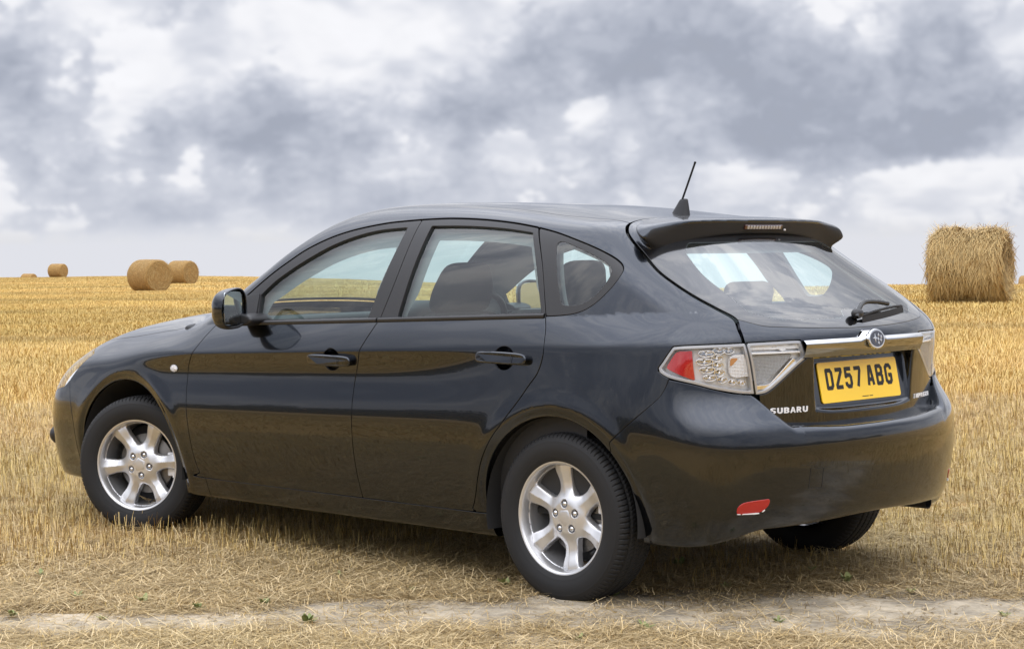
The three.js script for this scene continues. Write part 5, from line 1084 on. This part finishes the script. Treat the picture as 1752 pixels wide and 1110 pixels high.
// ---------------------------------------------------------------- round bales
{
  const strand = (() => { const P = [], N = [], I = []; for (let k = 0; k < 4; k++) { const t = k / 3, w = 0.0045 * (1 - 0.6 * t); P.push(t, 0.10 * t * t, -w, t, 0.10 * t * t, w); N.push(-0.2 * t, 1, 0, -0.2 * t, 1, 0); if (k) { const b = 2 * k; I.push(b - 2, b - 1, b, b, b - 1, b + 1); } } const g = new THREE.BufferGeometry(); g.setAttribute('position', new THREE.Float32BufferAttribute(P, 3)); g.setAttribute('normal', new THREE.Float32BufferAttribute(N, 3)); g.setIndex(I); return g; })();
  const strandMat = new THREE.MeshStandardMaterial({ color: lin(1, 1, 1), roughness: 0.75, side: THREE.DoubleSide });
  const cv = document.createElement('canvas'); cv.width = 512; cv.height = 512; const g2 = cv.getContext('2d'), tr = rng(8);
  g2.fillStyle = 'rgb(150,118,70)'; g2.fillRect(0, 0, 512, 512);
  for (let i = 0; i < 5200; i++) { const v = 0.6 + 0.6 * tr(), x = tr() * 512, y = tr() * 512, a = (tr() - 0.5) * 1.1, l = 8 + 26 * tr(); g2.strokeStyle = `rgb(${190 * v | 0},${152 * v | 0},${92 * v | 0})`; g2.lineWidth = 0.8 + 1.2 * tr(); for (const ox of [0, 512, -512]) { g2.beginPath(); g2.moveTo(x + ox, y); g2.lineTo(x + ox + Math.cos(a) * l, y + Math.sin(a) * l); g2.stroke(); } }
  const map = new THREE.CanvasTexture(cv); map.colorSpace = THREE.SRGBColorSpace; map.wrapS = map.wrapT = THREE.RepeatWrapping; map.magFilter = THREE.LinearFilter;
  const core = new THREE.MeshStandardMaterial({ map, roughness: 0.95, bumpMap: map, bumpScale: 0.02 });
  function bale(name, label, x, z, D, L, yaw, shaggy, count, seed, sink = 0, lean = 0) {
    const R = rng(seed), o = new THREE.Group(); o.name = name; o.userData = { label, category: 'bale', group: 'round straw bales on the field' }; scene.add(o);
    const y0 = groundY(x, z), rad = D / 2, NA = 96, NL = 28, P = [], U = [], I = [];
    const prof = u => rad * (1 + shaggy * (0.028 * Math.cos((Math.abs(u) - 0.68) * 4.4) - 0.02) - (0.10 + 0.06 * shaggy) * Math.max(0, (Math.abs(u) - 0.84) / 0.16) ** 2);
    const rough = (a, u) => 1 + (0.012 + 0.035 * shaggy) * ((skyNoise(Math.cos(a) * 3 + seed, u * 3, Math.sin(a) * 3) - 0.5) * 2) + 0.012 * (skyNoise(a * 9, u * 14 + seed, 4) - 0.5);
    const flat = (py) => Math.max(py, -rad * 0.955);
    for (let i = 0; i <= NL; i++) for (let k = 0; k <= NA; k++) { const u = -1 + 2 * i / NL, a = k / NA * 2 * Math.PI, q = prof(u) * rough(k === NA ? 0 : a, u); P.push(u * L / 2, flat(Math.sin(a) * q), Math.cos(a) * q); U.push(a * rad / 0.9, u * L / 2 / 0.9); }
    for (let i = 0; i < NL; i++) for (let k = 0; k < NA; k++) { const a = i * (NA + 1) + k, b = a + NA + 1; I.push(a, a + 1, b, b, a + 1, b + 1); }
    const g = new THREE.BufferGeometry(); g.setAttribute('position', new THREE.Float32BufferAttribute(P, 3)); g.setAttribute('uv', new THREE.Float32BufferAttribute(U, 2)); g.setIndex(I); g.computeVertexNormals();
    put(o, 'rolled_straw', g, core);
    for (const s of [-1, 1]) {
      const p = [], uv = [], ix = [], NR = 12;
      for (let i = 0; i <= NR; i++) for (let k = 0; k <= NA; k++) { const a = k / NA * 2 * Math.PI, f = i / NR, q = prof(s) * rough(k === NA ? 0 : a, s) * f; p.push(s * (L / 2 + 0.03 * (1 - f * f) + 0.025 * (skyNoise(Math.cos(a) * f * 6 + seed, s * 3, Math.sin(a) * f * 6) - 0.5) * (f < 1 ? 1 : 0)), flat(Math.sin(a) * q), Math.cos(a) * q); uv.push(a * 2.2, f * 1.1); }
      for (let i = 0; i < NR; i++) for (let k = 0; k < NA; k++) { const a = i * (NA + 1) + k, b = a + NA + 1; if (s > 0) ix.push(a, b, a + 1, b, b + 1, a + 1); else ix.push(a, a + 1, b, b, a + 1, b + 1); }
      const e = new THREE.BufferGeometry(); e.setAttribute('position', new THREE.Float32BufferAttribute(p, 3)); e.setAttribute('uv', new THREE.Float32BufferAttribute(uv, 2)); e.setIndex(ix); e.computeVertexNormals();
      put(o, 'bale_end', e, core);
    }
    const im = new THREE.InstancedMesh(strand, strandMat, count), m = new THREE.Matrix4(), c = new THREE.Color();
    for (let k = 0; k < count; k++) {
      const end = R() < (shaggy ? 0.16 : 0.34), a = R() * 6.283, u = R() * 2 - 1;
      let pos, nor, tan;
      if (!end) { const q = prof(u) * rough(a, u); pos = new THREE.Vector3(u * L / 2, flat(Math.sin(a) * q), Math.cos(a) * q); nor = new THREE.Vector3(0, Math.sin(a), Math.cos(a)); const down = R() < 0.75 * shaggy + 0.1; tan = new THREE.Vector3((R() - 0.5) * (shaggy ? 1.1 : 1.4), 0, 0).add(new THREE.Vector3(0, -Math.cos(a), Math.sin(a)).multiplyScalar((shaggy ? Math.sign(Math.cos(a)) * (down ? 1 : -0.6) : (R() - 0.5) * 2) || 1)); }
      else { const s = R() < 0.5 ? -1 : 1, f = Math.sqrt(R()), q = prof(s) * f; pos = new THREE.Vector3(s * (L / 2 + 0.03), flat(Math.sin(a) * q), Math.cos(a) * q); nor = new THREE.Vector3(s, 0, 0); tan = new THREE.Vector3(0, -Math.cos(a) + (R() - 0.5), Math.sin(a) + (R() - 0.5)); }
      const lift = (shaggy ? 0.10 + 0.35 * R() * R() : 0.06 + 0.2 * R() * R()); tan.normalize().addScaledVector(nor, lift).normalize();
      const n2 = nor.clone().addScaledVector(tan, -nor.dot(tan)).normalize(), w = new THREE.Vector3().crossVectors(tan, n2), len = (0.08 + 0.20 * R()) * (shaggy ? 1.25 : 0.8);
      m.makeBasis(tan.clone().multiplyScalar(len), n2.clone().multiplyScalar(-len * 0.8), w.multiplyScalar(shaggy ? 1.25 : 1.0)).setPosition(pos.addScaledVector(nor, -0.006));
      im.setMatrixAt(k, m);
      const v = 0.6 + 0.6 * R(); im.setColorAt(k, c.setRGB(0.56 * v, 0.40 * v, 0.17 * v));
    }
    im.name = 'loose_strands'; im.userData = { kind: 'stuff' }; im.castShadow = im.receiveShadow = true; o.add(im);
    o.position.set(x, y0 + rad * 0.955 - sink, z); o.rotation.set(0, yaw, lean);
    return o;
  }
  // yaw so that the axis makes the angle q (radians) with the line across the view: 0 = seen side on, the right end turned near for q > 0
  const across = Math.atan2(-RGT[1], RGT[0]);
  const at = (px, d) => fromDS(d, (px - 876) / 3373 * d);
  const place = (name, label, px, d, D, L, q, shaggy, n, seed, sink) => { const [x, z] = at(px, d); return bale(name, label, x, z, D, L, across - q, shaggy, n, seed, sink); };
  place('straw_bale', 'big shaggy golden bale standing alone behind the car\'s rear window', 1662, 35.7, 1.42, 1.30, 0.42, 1, 12000, 1, 0);
  place('straw_bale_001', 'small round bale in the distance beyond the big shaggy bale', 1768, 112, 1.45, 1.4, 0.4, 0, 900, 2, 0);
  place('straw_bale_002', 'largest of the smooth round bales, standing in front of another bale', 256, 86, 1.45, 1.5, 0.80, 0, 3000, 3, 0);
  place('straw_bale_003', 'round bale half hidden behind the largest smooth bale', 312, 116, 1.45, 1.4, 0.60, 0, 2200, 4, 0);
  place('straw_bale_004', 'small far round bale standing whole on the skyline', 99, 195, 1.45, 1.5, 0.45, 0, 900, 5, 0);
  place('straw_bale_005', 'smallest far bale sunk halfway behind the skyline', 49, 250, 1.45, 1.7, 0.5, 0, 600, 6, 0);
}
renderer.render(scene, camera);
